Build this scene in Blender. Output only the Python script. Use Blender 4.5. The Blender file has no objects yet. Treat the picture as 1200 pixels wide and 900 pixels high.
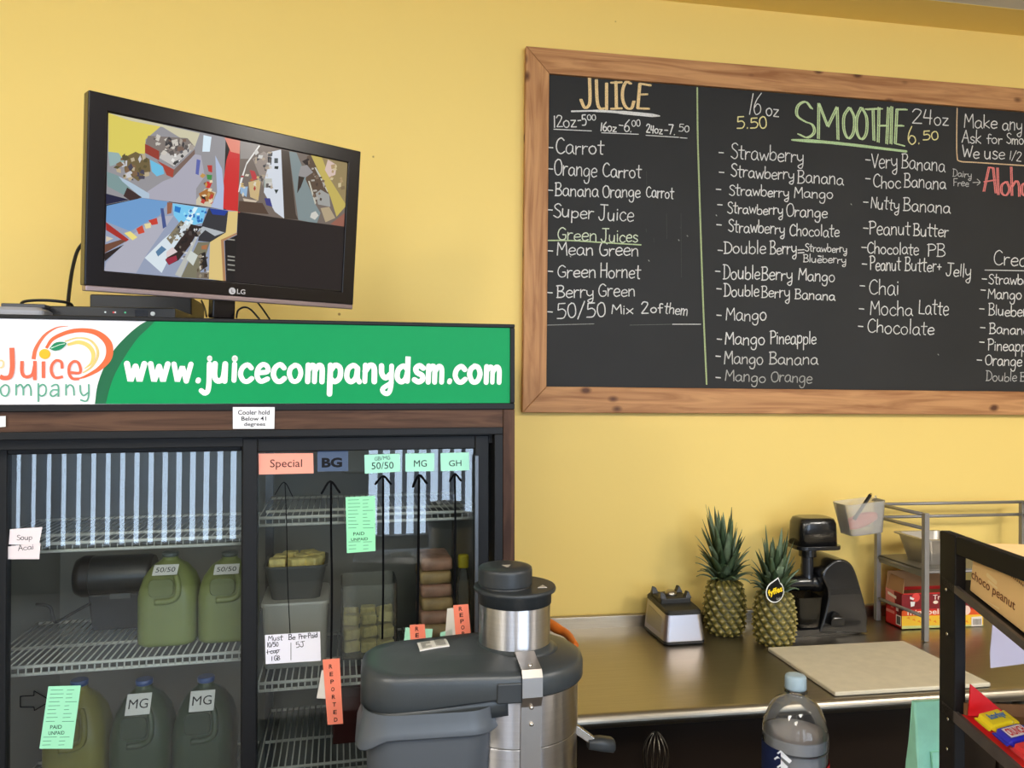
import bpy, bmesh, math, random
import numpy as np
from mathutils import Matrix, Vector
random.seed(7)
SC = bpy.context.scene
COL = SC.collection
PI = math.pi

# ------------------------------------------------------------------ camera, light, exposure
CAM_YAW, CAM_PITCH, CAM_ROLL = (math.radians(a) for a in (9.5415, 0.5155, 0.5443))
CAM_H, FPX = 1.75, 900.0
def cam_axes():
    cy, sy, cp, sp = math.cos(CAM_YAW), math.sin(CAM_YAW), math.cos(CAM_PITCH), math.sin(CAM_PITCH)
    f = np.array([sy*cp, cy*cp, sp]); r = np.array([cy, -sy, 0.0]); u = np.cross(r, f)
    cr, sr = math.cos(CAM_ROLL), math.sin(CAM_ROLL)
    return np.array([r*cr + u*sr, -r*sr + u*cr, f])
CM = cam_axes()
CPOS = np.array([0.0, 0.0, CAM_H])
cd = bpy.data.cameras.new('camera'); cam = bpy.data.objects.new('camera', cd); COL.objects.link(cam)
cd.sensor_width = 36.0; cd.lens = FPX/1200.0*36.0; cd.clip_start = 0.02
mw = Matrix.Identity(4)
for i in range(3):
    mw[i][0], mw[i][1], mw[i][2], mw[i][3] = CM[0][i], CM[1][i], -CM[2][i], CPOS[i]
cam.matrix_world = mw
SC.camera = cam
SC.view_settings.view_transform = 'Standard'; SC.view_settings.look = 'None'
SC.view_settings.gamma = 1.0; SC.view_settings.use_curve_mapping = False
SC.view_settings.exposure = 0.0
SC.cycles.max_bounces = 10; SC.cycles.transparent_max_bounces = 16
SC.cycles.caustics_reflective = False; SC.cycles.caustics_refractive = False
SC.cycles.sample_clamp_indirect = 4.0

w = bpy.data.worlds.new('daylight'); SC.world = w; w.use_nodes = True
w.node_tree.nodes['Background'].inputs[0].default_value = (0.62, 0.78, 1.0, 1)
w.node_tree.nodes['Background'].inputs[1].default_value = 9.0

def area(name, loc, rot, sx, sy, power, col=(1, 1, 1)):
    l = bpy.data.lights.new(name, 'AREA'); l.shape = 'RECTANGLE'; l.size = sx; l.size_y = sy
    l.energy = power; l.color = col
    o = bpy.data.objects.new(name, l); COL.objects.link(o); o.location = loc; o.rotation_euler = rot
    return o
WARM = (1.0, 0.94, 0.85)
PORTAL = area('window_portal', (0.15, -3.55, 1.45), (math.radians(90), 0, 0), 7.0, 2.3, 1.0)      # sky portal at the shop window: gives no light of its own
PORTAL.data.cycles.is_portal = True
LAMPS = [(3.3, -0.5, 104), (0.6, -1.3, 75), (-2.2, -0.7, 90), (2.4, -2.6, 60), (-1.2, -2.6, 60)]   # ceiling troffers: x, y, watts

# ------------------------------------------------------------------ pixel -> point on a plane of the room (measuring the photograph)
def ray(x, y): return CM.T @ np.array([(x-600)/FPX, -(y-450)/FPX, 1.0])
def on_y(x, y, Y): d = ray(x, y); return CPOS + d*(Y/d[1])
def on_z(x, y, Z): d = ray(x, y); return CPOS + d*((Z-CAM_H)/d[2])

class Frame:
    """A plane's own axes: u to the right, v away from the viewer, w up."""
    def __init__(s, O, X, Z):
        s.O = np.array(O, float); s.X = np.array(X, float)/np.linalg.norm(X)
        Z = np.array(Z, float); s.Y = np.cross(Z, s.X); s.Y /= np.linalg.norm(s.Y); s.Z = np.cross(s.X, s.Y)
    def px(s, x, y, v=0.0):
        d = ray(x, y); t = (v-(CPOS-s.O) @ s.Y)/(d @ s.Y); p = CPOS + t*d - s.O
        return np.array([p @ s.X, p @ s.Y, p @ s.Z])
    def wp(s, u, v, w): return s.O + u*s.X + v*s.Y + w*s.Z
    def mat(s, u=0, v=0, w=0):
        m = Matrix.Identity(4); o = s.wp(u, v, w)
        for i in range(3): m[i][0], m[i][1], m[i][2], m[i][3] = s.X[i], s.Y[i], s.Z[i], o[i]
        return m
    def sub(s, p, ang=0.0, lift=0.0):
        """A frame on the same plane at local p, rotated by ang in the plane."""
        X = s.X*math.cos(ang) + s.Z*math.sin(ang); Z = -s.X*math.sin(ang) + s.Z*math.cos(ang)
        return Frame(s.wp(p[0], p[1]-lift, p[2]), X, Z)

def lin(c): 
    c = c/255.0
    return c/12.92 if c <= 0.04045 else ((c+0.055)/1.055)**2.4
def rgb(r, g, b): return (lin(r), lin(g), lin(b), 1.0)

# ------------------------------------------------------------------ materials
MATS = {}
def mat(name, col, rough=0.5, metal=0.0, noise=0.0, nscale=20.0, bump=0.0, bscale=60.0, stretch=None, coat=0.0, spec=0.5, sss=0.0, trans=0.0):
    if name in MATS: return MATS[name]
    m = bpy.data.materials.new(name); m.use_nodes = True; nt = m.node_tree; b = nt.nodes['Principled BSDF']
    b.inputs['Base Color'].default_value = col; b.inputs['Roughness'].default_value = rough; b.inputs['Metallic'].default_value = metal
    b.inputs['Specular IOR Level'].default_value = spec; b.inputs['Coat Weight'].default_value = coat
    if sss: b.inputs['Subsurface Weight'].default_value = sss; b.inputs['Subsurface Radius'].default_value = (0.03, 0.03, 0.02)
    if trans: b.inputs['Transmission Weight'].default_value = trans
    if noise or bump:
        tc = nt.nodes.new('ShaderNodeTexCoord'); mp = nt.nodes.new('ShaderNodeMapping')
        nt.links.new(tc.outputs['Object'], mp.inputs['Vector'])
        if stretch: mp.inputs['Scale'].default_value = stretch
    if noise:
        n = nt.nodes.new('ShaderNodeTexNoise'); n.inputs['Scale'].default_value = nscale; n.inputs['Detail'].default_value = 4
        nt.links.new(mp.outputs[0], n.inputs['Vector'])
        r = nt.nodes.new('ShaderNodeValToRGB')
        r.color_ramp.elements[0].position = 0.3; r.color_ramp.elements[1].position = 0.7
        r.color_ramp.elements[0].color = tuple(c*(1-noise) for c in col[:3])+(1,)
        r.color_ramp.elements[1].color = tuple(min(1, c*(1+noise)) for c in col[:3])+(1,)
        nt.links.new(n.outputs[0], r.inputs[0]); nt.links.new(r.outputs[0], b.inputs['Base Color'])
    if bump:
        n2 = nt.nodes.new('ShaderNodeTexNoise'); n2.inputs['Scale'].default_value = bscale; n2.inputs['Detail'].default_value = 3
        nt.links.new(mp.outputs[0], n2.inputs['Vector'])
        bp = nt.nodes.new('ShaderNodeBump'); bp.inputs['Strength'].default_value = bump; bp.inputs['Distance'].default_value = 0.002
        nt.links.new(n2.outputs[0], bp.inputs['Height']); nt.links.new(bp.outputs[0], b.inputs['Normal'])
    MATS[name] = m
    return m

def attr_mat(name, rough=0.6, emit=0.0, spec=0.3, chalk=False):
    """Printed colour: each face carries its own ink in the attribute Col."""
    if name in MATS: return MATS[name]
    m = bpy.data.materials.new(name); m.use_nodes = True; nt = m.node_tree; b = nt.nodes['Principled BSDF']
    a = nt.nodes.new('ShaderNodeAttribute'); a.attribute_name = 'Col'
    b.inputs['Roughness'].default_value = rough; b.inputs['Specular IOR Level'].default_value = spec
    out = a.outputs['Color']
    if chalk:
        tc = nt.nodes.new('ShaderNodeTexCoord'); n = nt.nodes.new('ShaderNodeTexNoise'); n.inputs['Scale'].default_value = 420; n.inputs['Detail'].default_value = 2
        nt.links.new(tc.outputs['Object'], n.inputs['Vector'])
        r = nt.nodes.new('ShaderNodeValToRGB'); r.color_ramp.elements[0].position = 0.34; r.color_ramp.elements[1].position = 0.52
        r.color_ramp.elements[0].color = (0.58, 0.58, 0.58, 1)
        nt.links.new(n.outputs[0], r.inputs[0])
        mx = nt.nodes.new('ShaderNodeMix'); mx.data_type = 'RGBA'; mx.blend_type = 'MULTIPLY'; mx.inputs['Factor'].default_value = 1
        nt.links.new(a.outputs['Color'], mx.inputs[6]); nt.links.new(r.outputs[0], mx.inputs[7]); out = mx.outputs[2]
    if emit:
        b.inputs['Base Color'].default_value = (0.01, 0.01, 0.01, 1)
        nt.links.new(out, b.inputs['Emission Color']); b.inputs['Emission Strength'].default_value = emit
    else: nt.links.new(out, b.inputs['Base Color'])
    MATS[name] = m
    return m

def glass_mat(name, tint=(1, 1, 1, 1), rough=0.0, ior=1.45, mul=1.0, haze=0.0, hazecol=(0.8, 0.8, 0.8, 1)):
    """Thin clear sheet: lets light straight through, mirrors by Fresnel."""
    if name in MATS: return MATS[name]
    m = bpy.data.materials.new(name); m.use_nodes = True; nt = m.node_tree
    for n in list(nt.nodes): nt.nodes.remove(n)
    o = nt.nodes.new('ShaderNodeOutputMaterial'); t = nt.nodes.new('ShaderNodeBsdfTransparent'); t.inputs[0].default_value = tint
    g = nt.nodes.new('ShaderNodeBsdfGlossy'); g.inputs['Roughness'].default_value = rough
    f = nt.nodes.new('ShaderNodeFresnel'); f.inputs[0].default_value = ior
    mm = nt.nodes.new('ShaderNodeMath'); mm.operation = 'MULTIPLY'; mm.inputs[1].default_value = mul; mm.use_clamp = True
    nt.links.new(f.outputs[0], mm.inputs[0])
    base = t.outputs[0]
    if haze:
        d = nt.nodes.new('ShaderNodeBsdfDiffuse'); d.inputs[0].default_value = hazecol
        h = nt.nodes.new('ShaderNodeMixShader'); h.inputs[0].default_value = haze
        nt.links.new(t.outputs[0], h.inputs[1]); nt.links.new(d.outputs[0], h.inputs[2]); base = h.outputs[0]
    mx = nt.nodes.new('ShaderNodeMixShader'); nt.links.new(mm.outputs[0], mx.inputs[0])
    nt.links.new(base, mx.inputs[1]); nt.links.new(g.outputs[0], mx.inputs[2]); nt.links.new(mx.outputs[0], o.inputs[0])
    MATS[name] = m
    return m

def wood_mat(name, c0, c1, knot, axis=0, scale=1.0, rough=0.55, knots=True, spec=.35):
    if name in MATS: return MATS[name]
    m = bpy.data.materials.new(name); m.use_nodes = True; nt = m.node_tree; b = nt.nodes['Principled BSDF']; b.inputs['Roughness'].default_value = rough; b.inputs['Specular IOR Level'].default_value = spec
    tc = nt.nodes.new('ShaderNodeTexCoord'); mp = nt.nodes.new('ShaderNodeMapping'); nt.links.new(tc.outputs['Object'], mp.inputs[0])
    s = [30*scale]*3; s[axis] = 2.2*scale; mp.inputs['Scale'].default_value = s
    n = nt.nodes.new('ShaderNodeTexNoise'); n.inputs['Scale'].default_value = 1.5; n.inputs['Detail'].default_value = 6; n.inputs['Distortion'].default_value = 1.2
    nt.links.new(mp.outputs[0], n.inputs[0])
    r = nt.nodes.new('ShaderNodeValToRGB'); r.color_ramp.elements[0].position = 0.32; r.color_ramp.elements[1].position = 0.66
    r.color_ramp.elements[0].color = c0; r.color_ramp.elements[1].color = c1
    nt.links.new(n.outputs[0], r.inputs[0]); out = r.outputs[0]
    if knots:
        mp2 = nt.nodes.new('ShaderNodeMapping'); nt.links.new(tc.outputs['Object'], mp2.inputs[0])
        s2 = [11.0]*3; s2[axis] = 6.5; mp2.inputs['Scale'].default_value = s2
        v = nt.nodes.new('ShaderNodeTexVoronoi'); v.inputs['Scale'].default_value = 1.0; nt.links.new(mp2.outputs[0], v.inputs[0])
        kr = nt.nodes.new('ShaderNodeValToRGB'); kr.color_ramp.elements[0].position = 0.07; kr.color_ramp.elements[1].position = 0.17
        kr.color_ramp.elements[0].color = (1, 1, 1, 1); kr.color_ramp.elements[1].color = (0, 0, 0, 1)
        nt.links.new(v.outputs[0], kr.inputs[0])
        mx = nt.nodes.new('ShaderNodeMix'); mx.data_type = 'RGBA'; nt.links.new(kr.outputs[0], mx.inputs['Factor'])
        nt.links.new(out, mx.inputs[6]); mx.inputs[7].default_value = knot; out = mx.outputs[2]
    nt.links.new(out, b.inputs['Base Color'])
    MATS[name] = m
    return m

def light_mat(name, col, strength):
    if name in MATS: return MATS[name]
    m = bpy.data.materials.new(name); m.use_nodes = True; b = m.node_tree.nodes['Principled BSDF']
    b.inputs['Emission Color'].default_value = col; b.inputs['Emission Strength'].default_value = strength
    MATS[name] = m
    return m

# ------------------------------------------------------------------ mesh builder
class MB:
    def __init__(s): s.v = []; s.f = []; s.c = []; s.col = (1, 1, 1, 1); s.sm = []
    def ink(s, *c): s.col = rgb(*c); return s
    def add(s, vs, fs, smooth=False):
        n = len(s.v); s.v += [tuple(float(q) for q in p) for p in vs]
        for f in fs: s.f.append([n+i for i in f]); s.c.append(s.col); s.sm.append(smooth)
        return s
    def box(s, a, b):
        (x0, y0, z0), (x1, y1, z1) = [min(p, q) for p, q in zip(a, b)], [max(p, q) for p, q in zip(a, b)]
        return s.add([(x0,y0,z0),(x1,y0,z0),(x1,y1,z0),(x0,y1,z0),(x0,y0,z1),(x1,y0,z1),(x1,y1,z1),(x0,y1,z1)],
                     [(0,3,2,1),(4,5,6,7),(0,1,5,4),(1,2,6,5),(2,3,7,6),(3,0,4,7)])
    def hexa(s, lo, hi):
        """Solid between two matching polygons."""
        n = len(lo)
        return s.add(list(lo)+list(hi), [tuple(range(n-1, -1, -1)), tuple(range(n, 2*n))]+[(i, (i+1) % n, n+(i+1) % n, n+i) for i in range(n)])
    def loft(s, rings, cap0=True, cap1=True, smooth=True):
        n = len(rings[0]); vs = [p for r in rings for p in r]; fs = []
        for k in range(len(rings)-1):
            for i in range(n): fs.append((k*n+i, k*n+(i+1) % n, (k+1)*n+(i+1) % n, (k+1)*n+i))
        s.add(vs, fs, smooth)
        base = len(s.v)-len(vs)
        if cap0: s.f.append([base+i for i in range(n-1, -1, -1)]); s.c.append(s.col); s.sm.append(False)
        if cap1: s.f.append([base+len(vs)-n+i for i in range(n)]); s.c.append(s.col); s.sm.append(False)
        return s
    def lathe(s, prof, c=(0, 0, 0), n=40, axis='z', cap0=True, cap1=True):
        q_ = [prof[0]]
        for a_, b_ in zip(prof, prof[1:]):              # keep each straight run's shading straight
            L_ = math.hypot(b_[0]-a_[0], b_[1]-a_[1])
            if L_ > .02:
                f_ = .002/L_; q_ += [tuple(a_[k]+(b_[k]-a_[k])*f_ for k in (0, 1)), tuple(b_[k]-(b_[k]-a_[k])*f_ for k in (0, 1))]
            q_.append(b_)
        prof = q_
        R = []
        for (r, h) in prof:
            ring = []
            for i in range(n):
                a = 2*PI*i/n; p = (r*math.cos(a), r*math.sin(a))
                q = {'z': (p[0], p[1], h), 'x': (h, p[0], p[1]), 'y': (p[1], h, p[0])}[axis]
                ring.append((c[0]+q[0], c[1]+q[1], c[2]+q[2]))
            R.append(ring)
        return s.loft(R, cap0, cap1)
    def tube(s, pts, r, n=8, cap=True):
        pts = [np.array(p, float) for p in pts]; R = []
        up = np.array([0.123, 0.456, 0.88])
        prev = None
        for i, p in enumerate(pts):
            t = pts[min(i+1, len(pts)-1)]-pts[max(i-1, 0)]; t /= (np.linalg.norm(t)+1e-12)
            if prev is None: a = np.cross(t, up); a /= np.linalg.norm(a)
            else: a = prev-t*(prev @ t); a /= (np.linalg.norm(a)+1e-12)
            prev = a; b = np.cross(t, a); rr = r[i] if isinstance(r, (list, tuple)) else r
            R.append([p+rr*(a*math.cos(2*PI*k/n)+b*math.sin(2*PI*k/n)) for k in range(n)])
        return s.loft(R, cap, cap)
    def prism(s, poly, h0, h1, axis='z'):
        q = {'z': lambda x, y, h: (x, y, h), 'y': lambda x, y, h: (x, h, y), 'x': lambda x, y, h: (h, x, y)}[axis]
        return s.hexa([q(x, y, h0) for x, y in poly], [q(x, y, h1) for x, y in poly])
    def quad(s, a, b, c, d): return s.add([a, b, c, d], [(0, 1, 2, 3)])
    def poly(s, pts): return s.add(pts, [tuple(range(len(pts)))])
    # --- flat marks on a plane, coordinates (u, w), standing v in front (v negative = nearer the viewer)
    def ribbon(s, pts, wd, v=0.0, caps=True):
        pts = [np.array(p, float) for p in pts]
        if len(pts) < 2: return s
        W = list(wd) if isinstance(wd, (list, tuple)) else [wd]*len(pts)
        if len(W) < len(pts): W += [W[-1]]*(len(pts)-len(W))
        for i in range(1, len(pts)-1):                  # a sharp corner: two strokes with round ends
            a, b = pts[i]-pts[i-1], pts[i+1]-pts[i]
            if a @ b < .45*np.linalg.norm(a)*np.linalg.norm(b):
                s.ribbon(pts[:i+1], W[:i+1], v, caps); return s.ribbon(pts[i:], W[i:], v, True)
        s.k = (getattr(s, 'k', 0)+1) % 12; v = v-s.k*2.0e-5
        L, Rr = [], []
        for i, p in enumerate(pts):
            a = pts[max(i-1, 0)]; b = pts[min(i+1, len(pts)-1)]; t = b-a
            if np.linalg.norm(t) < 1e-9: t = np.array([1.0, 0])
            t /= np.linalg.norm(t); nrm = np.array([-t[1], t[0]])
            L.append(p+nrm*W[i]/2); Rr.append(p-nrm*W[i]/2)
        n = len(pts); vs = [(p[0], v-i*1.0e-6, p[1]) for i, p in enumerate(L)]+[(p[0], v-i*1.0e-6, p[1]) for i, p in enumerate(Rr)]
        s.add(vs, [(n+i, n+i+1, i+1, i) for i in range(n-1)])
        if caps:
            for e in (0, -1):
                p, r = pts[e], W[e]/2
                s.add([(p[0]+r*math.cos(k*PI/6), v-1.0e-5, p[1]+r*math.sin(k*PI/6)) for k in range(12)], [tuple(range(12))])
        return s
    def rect(s, u0, w0, u1, w1, v=0.0): return s.quad((u0, v, w0), (u1, v, w0), (u1, v, w1), (u0, v, w1))
    def build(s, name, material, parent=None, M=None, bevel=0.0, seg=2, subsurf=0, smooth=None):
        me = bpy.data.meshes.new(name); me.from_pydata(s.v, [], s.f); me.validate()
        me.materials.append(material)
        if len(me.polygons) == len(s.f):
            at = me.color_attributes.new('Col', 'FLOAT_COLOR', 'CORNER')
            buf = []
            for p, c in zip(me.polygons, s.c): buf += list(c)*p.loop_total
            at.data.foreach_set('color', buf)
            me.polygons.foreach_set('use_smooth', [bool(x) if smooth is None else smooth for x in s.sm])
        bm = bmesh.new(); bm.from_mesh(me); bmesh.ops.recalc_face_normals(bm, faces=bm.faces); bm.to_mesh(me); bm.free()
        o = bpy.data.objects.new(name, me); COL.objects.link(o)
        if parent is not None: o.parent = parent
        if M is not None: o.matrix_local = M if parent is not None else M; 
        if M is not None and parent is None: o.matrix_world = M
        if bevel:
            b = o.modifiers.new('bevel', 'BEVEL'); b.width = bevel; b.segments = seg; b.limit_method = 'ANGLE'; b.angle_limit = math.radians(40)
            me.polygons.foreach_set('use_smooth', [True]*len(me.polygons))
            try:
                b.harden_normals = True
            except Exception: pass
        if subsurf:
            q = o.modifiers.new('subsurf', 'SUBSURF'); q.levels = subsurf; q.render_levels = subsurf
        return o

def tag(o, label, cat, group=None):
    o['label'] = label; o['category'] = cat
    if group: o['group'] = group
    return o
def thing(name, label, cat, M=None, group=None):
    o = bpy.data.objects.new(name, None); COL.objects.link(o); o.empty_display_size = 0.05
    if M is not None: o.matrix_world = M
    return tag(o, label, cat, group)
def struct(o): o['kind'] = 'structure'; return o
def at(x, y, z, rz=0.0): return Matrix.Translation((x, y, z)) @ Matrix.Rotation(rz, 4, 'Z')
def dup(root, M, label, group=None):
    r = root.copy(); COL.objects.link(r); r.matrix_world = M; r['label'] = label
    if group: r['group'] = group
    for ch in list(root.children):
        c = ch.copy(); COL.objects.link(c); c.parent = r
        for g in list(ch.children):
            d = g.copy(); COL.objects.link(d); d.parent = c
    return r

def rrect(w, d, r, n=5, cx=0, cy=0):
    """Rounded rectangle outline, counter-clockwise."""
    pts = []
    for (sx, sy, a0) in ((1, 1, 0), (-1, 1, 90), (-1, -1, 180), (1, -1, 270)):
        for k in range(n+1):
            a = math.radians(a0+90*k/n); pts.append((cx+sx*(w/2-r)+r*math.cos(a), cy+sy*(d/2-r)+r*math.sin(a)))
    return pts
def smooth_path(pts, m=5):
    """Catmull-Rom through points; a doubled point makes a corner."""
    P = [np.array(p, float) for p in pts]; runs = [[P[0]]]
    for p in P[1:]:
        if np.linalg.norm(p-runs[-1][-1]) < 1e-9: runs.append([p])
        else: runs[-1].append(p)
    out = []
    for r in runs:
        if len(r) == 1: 
            if not out: out.append(r[0])
            continue
        for i in range(len(r)-1):
            p0 = r[i-1] if i else 2*r[0]-r[1]; p1, p2 = r[i], r[i+1]; p3 = r[i+2] if i+2 < len(r) else 2*r[-1]-r[-2]
            k = 1 if len(r) == 2 else m
            for j in range(k+1 if i == len(r)-2 else k):
                t = j/k
                out.append(0.5*((2*p1)+(p2-p0)*t+(2*p0-5*p1+4*p2-p3)*t*t+(3*p1-p0-3*p2+p3)*t**3))
    return out

# ------------------------------------------------------------------ handwriting: single-stroke letters, baseline 0, x-height 4, capitals 7
G = {
'a': (4.1, "3.2,3.3 2,4 .6,3 .4,1 1.5,0 2.8,1 3.2,3.3 3.2,3.3 3.2,1 3.8,0"),
'b': (3.9, ".4,7 .4,.2 .4,.2 .5,2.5 1.8,3.9 3.2,3 3.1,.9 1.8,0 .5,.6"),
'c': (3.5, "3,3.2 2,4 .7,3.2 .3,1.6 1.1,.2 2.2,0 3.2,.7"),
'd': (4.1, "3.1,3.2 2,4 .6,3 .4,1 1.5,0 2.7,.8 3.2,2.5 3.2,2.5 3.2,7 3.2,7 3.2,.2"),
'e': (3.6, ".5,2 3,2.3 2.9,3.5 1.8,4 .6,3 .4,1.2 1.4,0 3.1,.6"),
'f': (2.9, "2.8,6.6 1.9,7 1.2,6 1.2,0|.2,3.8 2.6,3.9"),
'g': (4, "3.2,3.3 2,4 .6,3 .4,1.2 1.5,.3 2.8,1.2 3.2,3.3 3.2,3.3 3.2,-1 2.4,-2.8 1,-2.6 .6,-1.6"),
'h': (3.7, ".4,7 .4,0|.4,2.4 1.5,3.8 2.7,3.5 2.9,2 3,0"),
'i': (1.6, ".6,4 .6,.2|.6,5.4 .6,5.7"),
'j': (2.0, "1.4,4 1.4,-1.5 .6,-2.8 -.4,-2.2|1.4,5.4 1.4,5.7"),
'k': (3.4, ".4,7 .4,0|2.8,4 .5,1.8 .5,1.8 3,0"),
'l': (1.5, ".6,7 .6,.1"),
'm': (4.9, ".4,4 .4,0|.4,2.6 1.3,3.9 2.1,3.4 2.2,0|2.2,2.6 3.2,3.9 4.1,3.3 4.2,0"),
'n': (3.8, ".4,4 .4,0|.4,2.5 1.6,3.9 2.8,3.4 3,0"),
'o': (4, "1.8,4 .6,3.2 .3,1.7 1.2,.1 2.6,.3 3.3,2 2.7,3.6 1.6,4"),
'p': (3.9, ".5,4 .5,-3|.5,2.6 1.7,4 3.1,3.3 3.1,1 1.8,0 .5,.8"),
'r': (2.9, ".4,4 .4,0|.4,2.2 1.3,3.7 2.5,3.7"),
's': (3.2, "2.7,3.4 1.6,4 .6,3.3 1,2.3 2.4,1.6 2.6,.6 1.5,0 .3,.5"),
't': (3, "1.4,6.6 1.3,.7 2.2,0|.1,4.4 2.8,4.5"),
'u': (4, ".4,4 .4,1.2 1.3,0 2.6,.8 3,4 3,4 3,0"),
'v': (3.3, ".2,4 1.6,0 1.6,0 3,4"),
'w': (4.8, ".2,4 1.2,0 1.2,0 2.3,3.4 2.3,3.4 3.4,0 3.4,0 4.4,4"),
'x': (3.3, ".2,4 3,0|3,4 .2,0"),
'y': (3.7, ".3,4 .5,2 1.6,1 2.9,2|3.1,4 3.1,-1 2.4,-2.8 1.2,-2.6 .9,-1.6 3.2,-.2"),
'z': (3.4, ".3,3.8 2.8,3.8 2.8,3.8 .3,.1 .3,.1 3,.1"),
'A': (4.2, ".1,0 2,7 2,7 3.8,0|.8,2.6 3.3,2.6"),
'B': (4.1, ".6,7 .6,0|.1,6.8 2.4,7 3.2,5.6 2.4,4 .8,3.7 .8,3.7 2.8,3.3 3.7,1.6 2.6,.2 .2,0"),
'C': (4.2, "3.6,6 2.4,7 .9,5.8 .3,3.2 .9,.8 2.4,0 3.9,1"),
'D': (4.4, ".8,7 .8,0|.1,6.9 2.4,6.6 3.9,4.6 3.8,2 2.4,.3 .2,0"),
'E': (3.9, "3.5,7 .5,6.9 .5,6.9 .5,0 .5,0 3.5,.1|.5,3.6 2.8,3.7"),
'F': (3.7, "3.5,7 .5,6.9 .5,6.9 .5,0|.5,3.6 2.8,3.7"),
'G': (4.3, "3.6,6 2.3,7 .9,5.8 .3,3 1,.6 2.4,0 3.7,1 3.7,3 3.7,3 2.4,3"),
'H': (4.2, ".5,7 .5,0|3.5,7 3.5,0|.5,3.5 3.5,3.6"),
'I': (3.4, "1.6,7 1.6,0|.2,7 3,7|.2,0 3,0"),
'J': (4.2, "2.6,7 2.6,1.6 1.8,.1 .8,.2 .2,1.4|.9,7 4.2,7"),
'K': (4, ".5,7 .5,0|3.4,7 .6,3 .6,3 3.6,0"),
'L': (3.7, ".6,7 .5,.2 .5,.2 3.4,.1"),
'M': (5.1, ".4,0 .8,6.8 .8,6.8 2.4,2.8 2.4,2.8 4.2,6.9 4.2,6.9 4.6,0"),
'N': (4.1, ".4,0 .5,6.9 .5,6.9 3.4,.2 3.4,.2 3.5,7"),
'O': (4.5, "2,7 .7,5.8 .3,3.3 1,.6 2.4,0 3.8,1.4 4,4.4 3.2,6.6 1.8,7"),
'P': (4.1, ".7,7 .7,0|.1,6.6 2.2,7 3.6,5.8 3.2,4 .8,3.3"),
'R': (4.1, ".7,7 .7,0|.1,6.6 2.2,7 3.4,5.8 3,4.2 .8,3.5 .8,3.5 3.6,0"),
'S': (3.7, "3.3,6.2 2.2,7 .8,6.2 .9,4.7 2.9,3 3.2,1.2 2,0 .3,.9"),
'T': (4.1, ".1,7 3.9,7|2,7 2,0"),
'U': (4.2, ".5,7 .5,1.8 1.6,0 3,.8 3.6,7 3.6,7 3.6,0"),
'V': (3.8, ".2,7 1.8,0 1.8,0 3.6,7"),
'W': (5.5, ".2,7 1.4,0 1.4,0 2.6,5 2.6,5 3.9,0 3.9,0 5.2,7"),
'0': (3.4, "1.6,7 .6,5.8 .3,3.3 .8,.6 1.8,0 2.8,1.4 2.9,4.4 2.4,6.6 1.5,7"),
'1': (1.8, "1,7 .8,0"), '2': (3.6, ".3,5.6 1.2,7 2.8,6.6 2.8,4.8 .3,.1 .3,.1 3.3,.2"),
'4': (3.6, "1,7 .3,3 .3,3 3,3|2.6,7 2.4,0"), '5': (3.6, "3,7 .8,6.9 .8,6.9 .6,4 .6,4 2.2,4.4 3.2,2.8 2.4,.4 .3,.2"),
'6': (3.5, "2.4,7 .9,4.4 .4,1.8 1.5,0 3,1 2.8,2.8 1.5,3.4 .5,2"), '7': (3.4, ".2,6.9 3,7 3,7 1.2,0"),
'.': (1.6, ".6,0 .7,.3"), '-': (3, ".4,3 2.4,3.1"), '/': (3, ".2,-.4 2.6,7.4"), '+': (3.4, ".3,2.4 2.7,2.4|1.5,3.8 1.5,1"),
'=': (3.6, ".3,4 3,4.1|.3,2.4 3,2.5"), '|': (1.4, ".7,7.4 .7,-1"), ' ': (2.2, ""),
}
GL = {k: (adv, [[tuple(float(q) for q in p.split(',')) for p in st.split()] for st in s.split('|')] if s else []) for k, (adv, s) in G.items()}

def write(mb, text, p0, p1, cap, width, v=0.0, jit=0.25, asc=1.0, sq=1.0, slant=0.0):
    """Handwriting on a plane from baseline point p0 to p1 (u, w), capital height cap."""
    p0, p1 = np.array(p0, float), np.array(p1, float)
    tot = sum(GL[c][0] for c in text)-0.5; d = p1-p0; L = np.linalg.norm(d); t = d/L; n = np.array([-t[1], t[0]])
    sx, sy = L/tot, cap/7.0; x = 0.0
    for c in text:
        adv, strokes = GL[c]; jy = random.uniform(-jit, jit); js = 1+random.uniform(-.3, .3)*jit
        for st in strokes:
            pp = smooth_path(st, 4)
            pts = []
            for q in pp:
                yy = q[1]*js if q[1] <= 4 else (4+(q[1]-4)*asc)*js
                pts.append(p0+t*((x+q[0]*sq+slant*yy)*sx)+n*((yy+jy)*sy))
            mb.ribbon(pts, width*random.uniform(.9, 1.1), v)
        x += adv
    return mb

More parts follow.
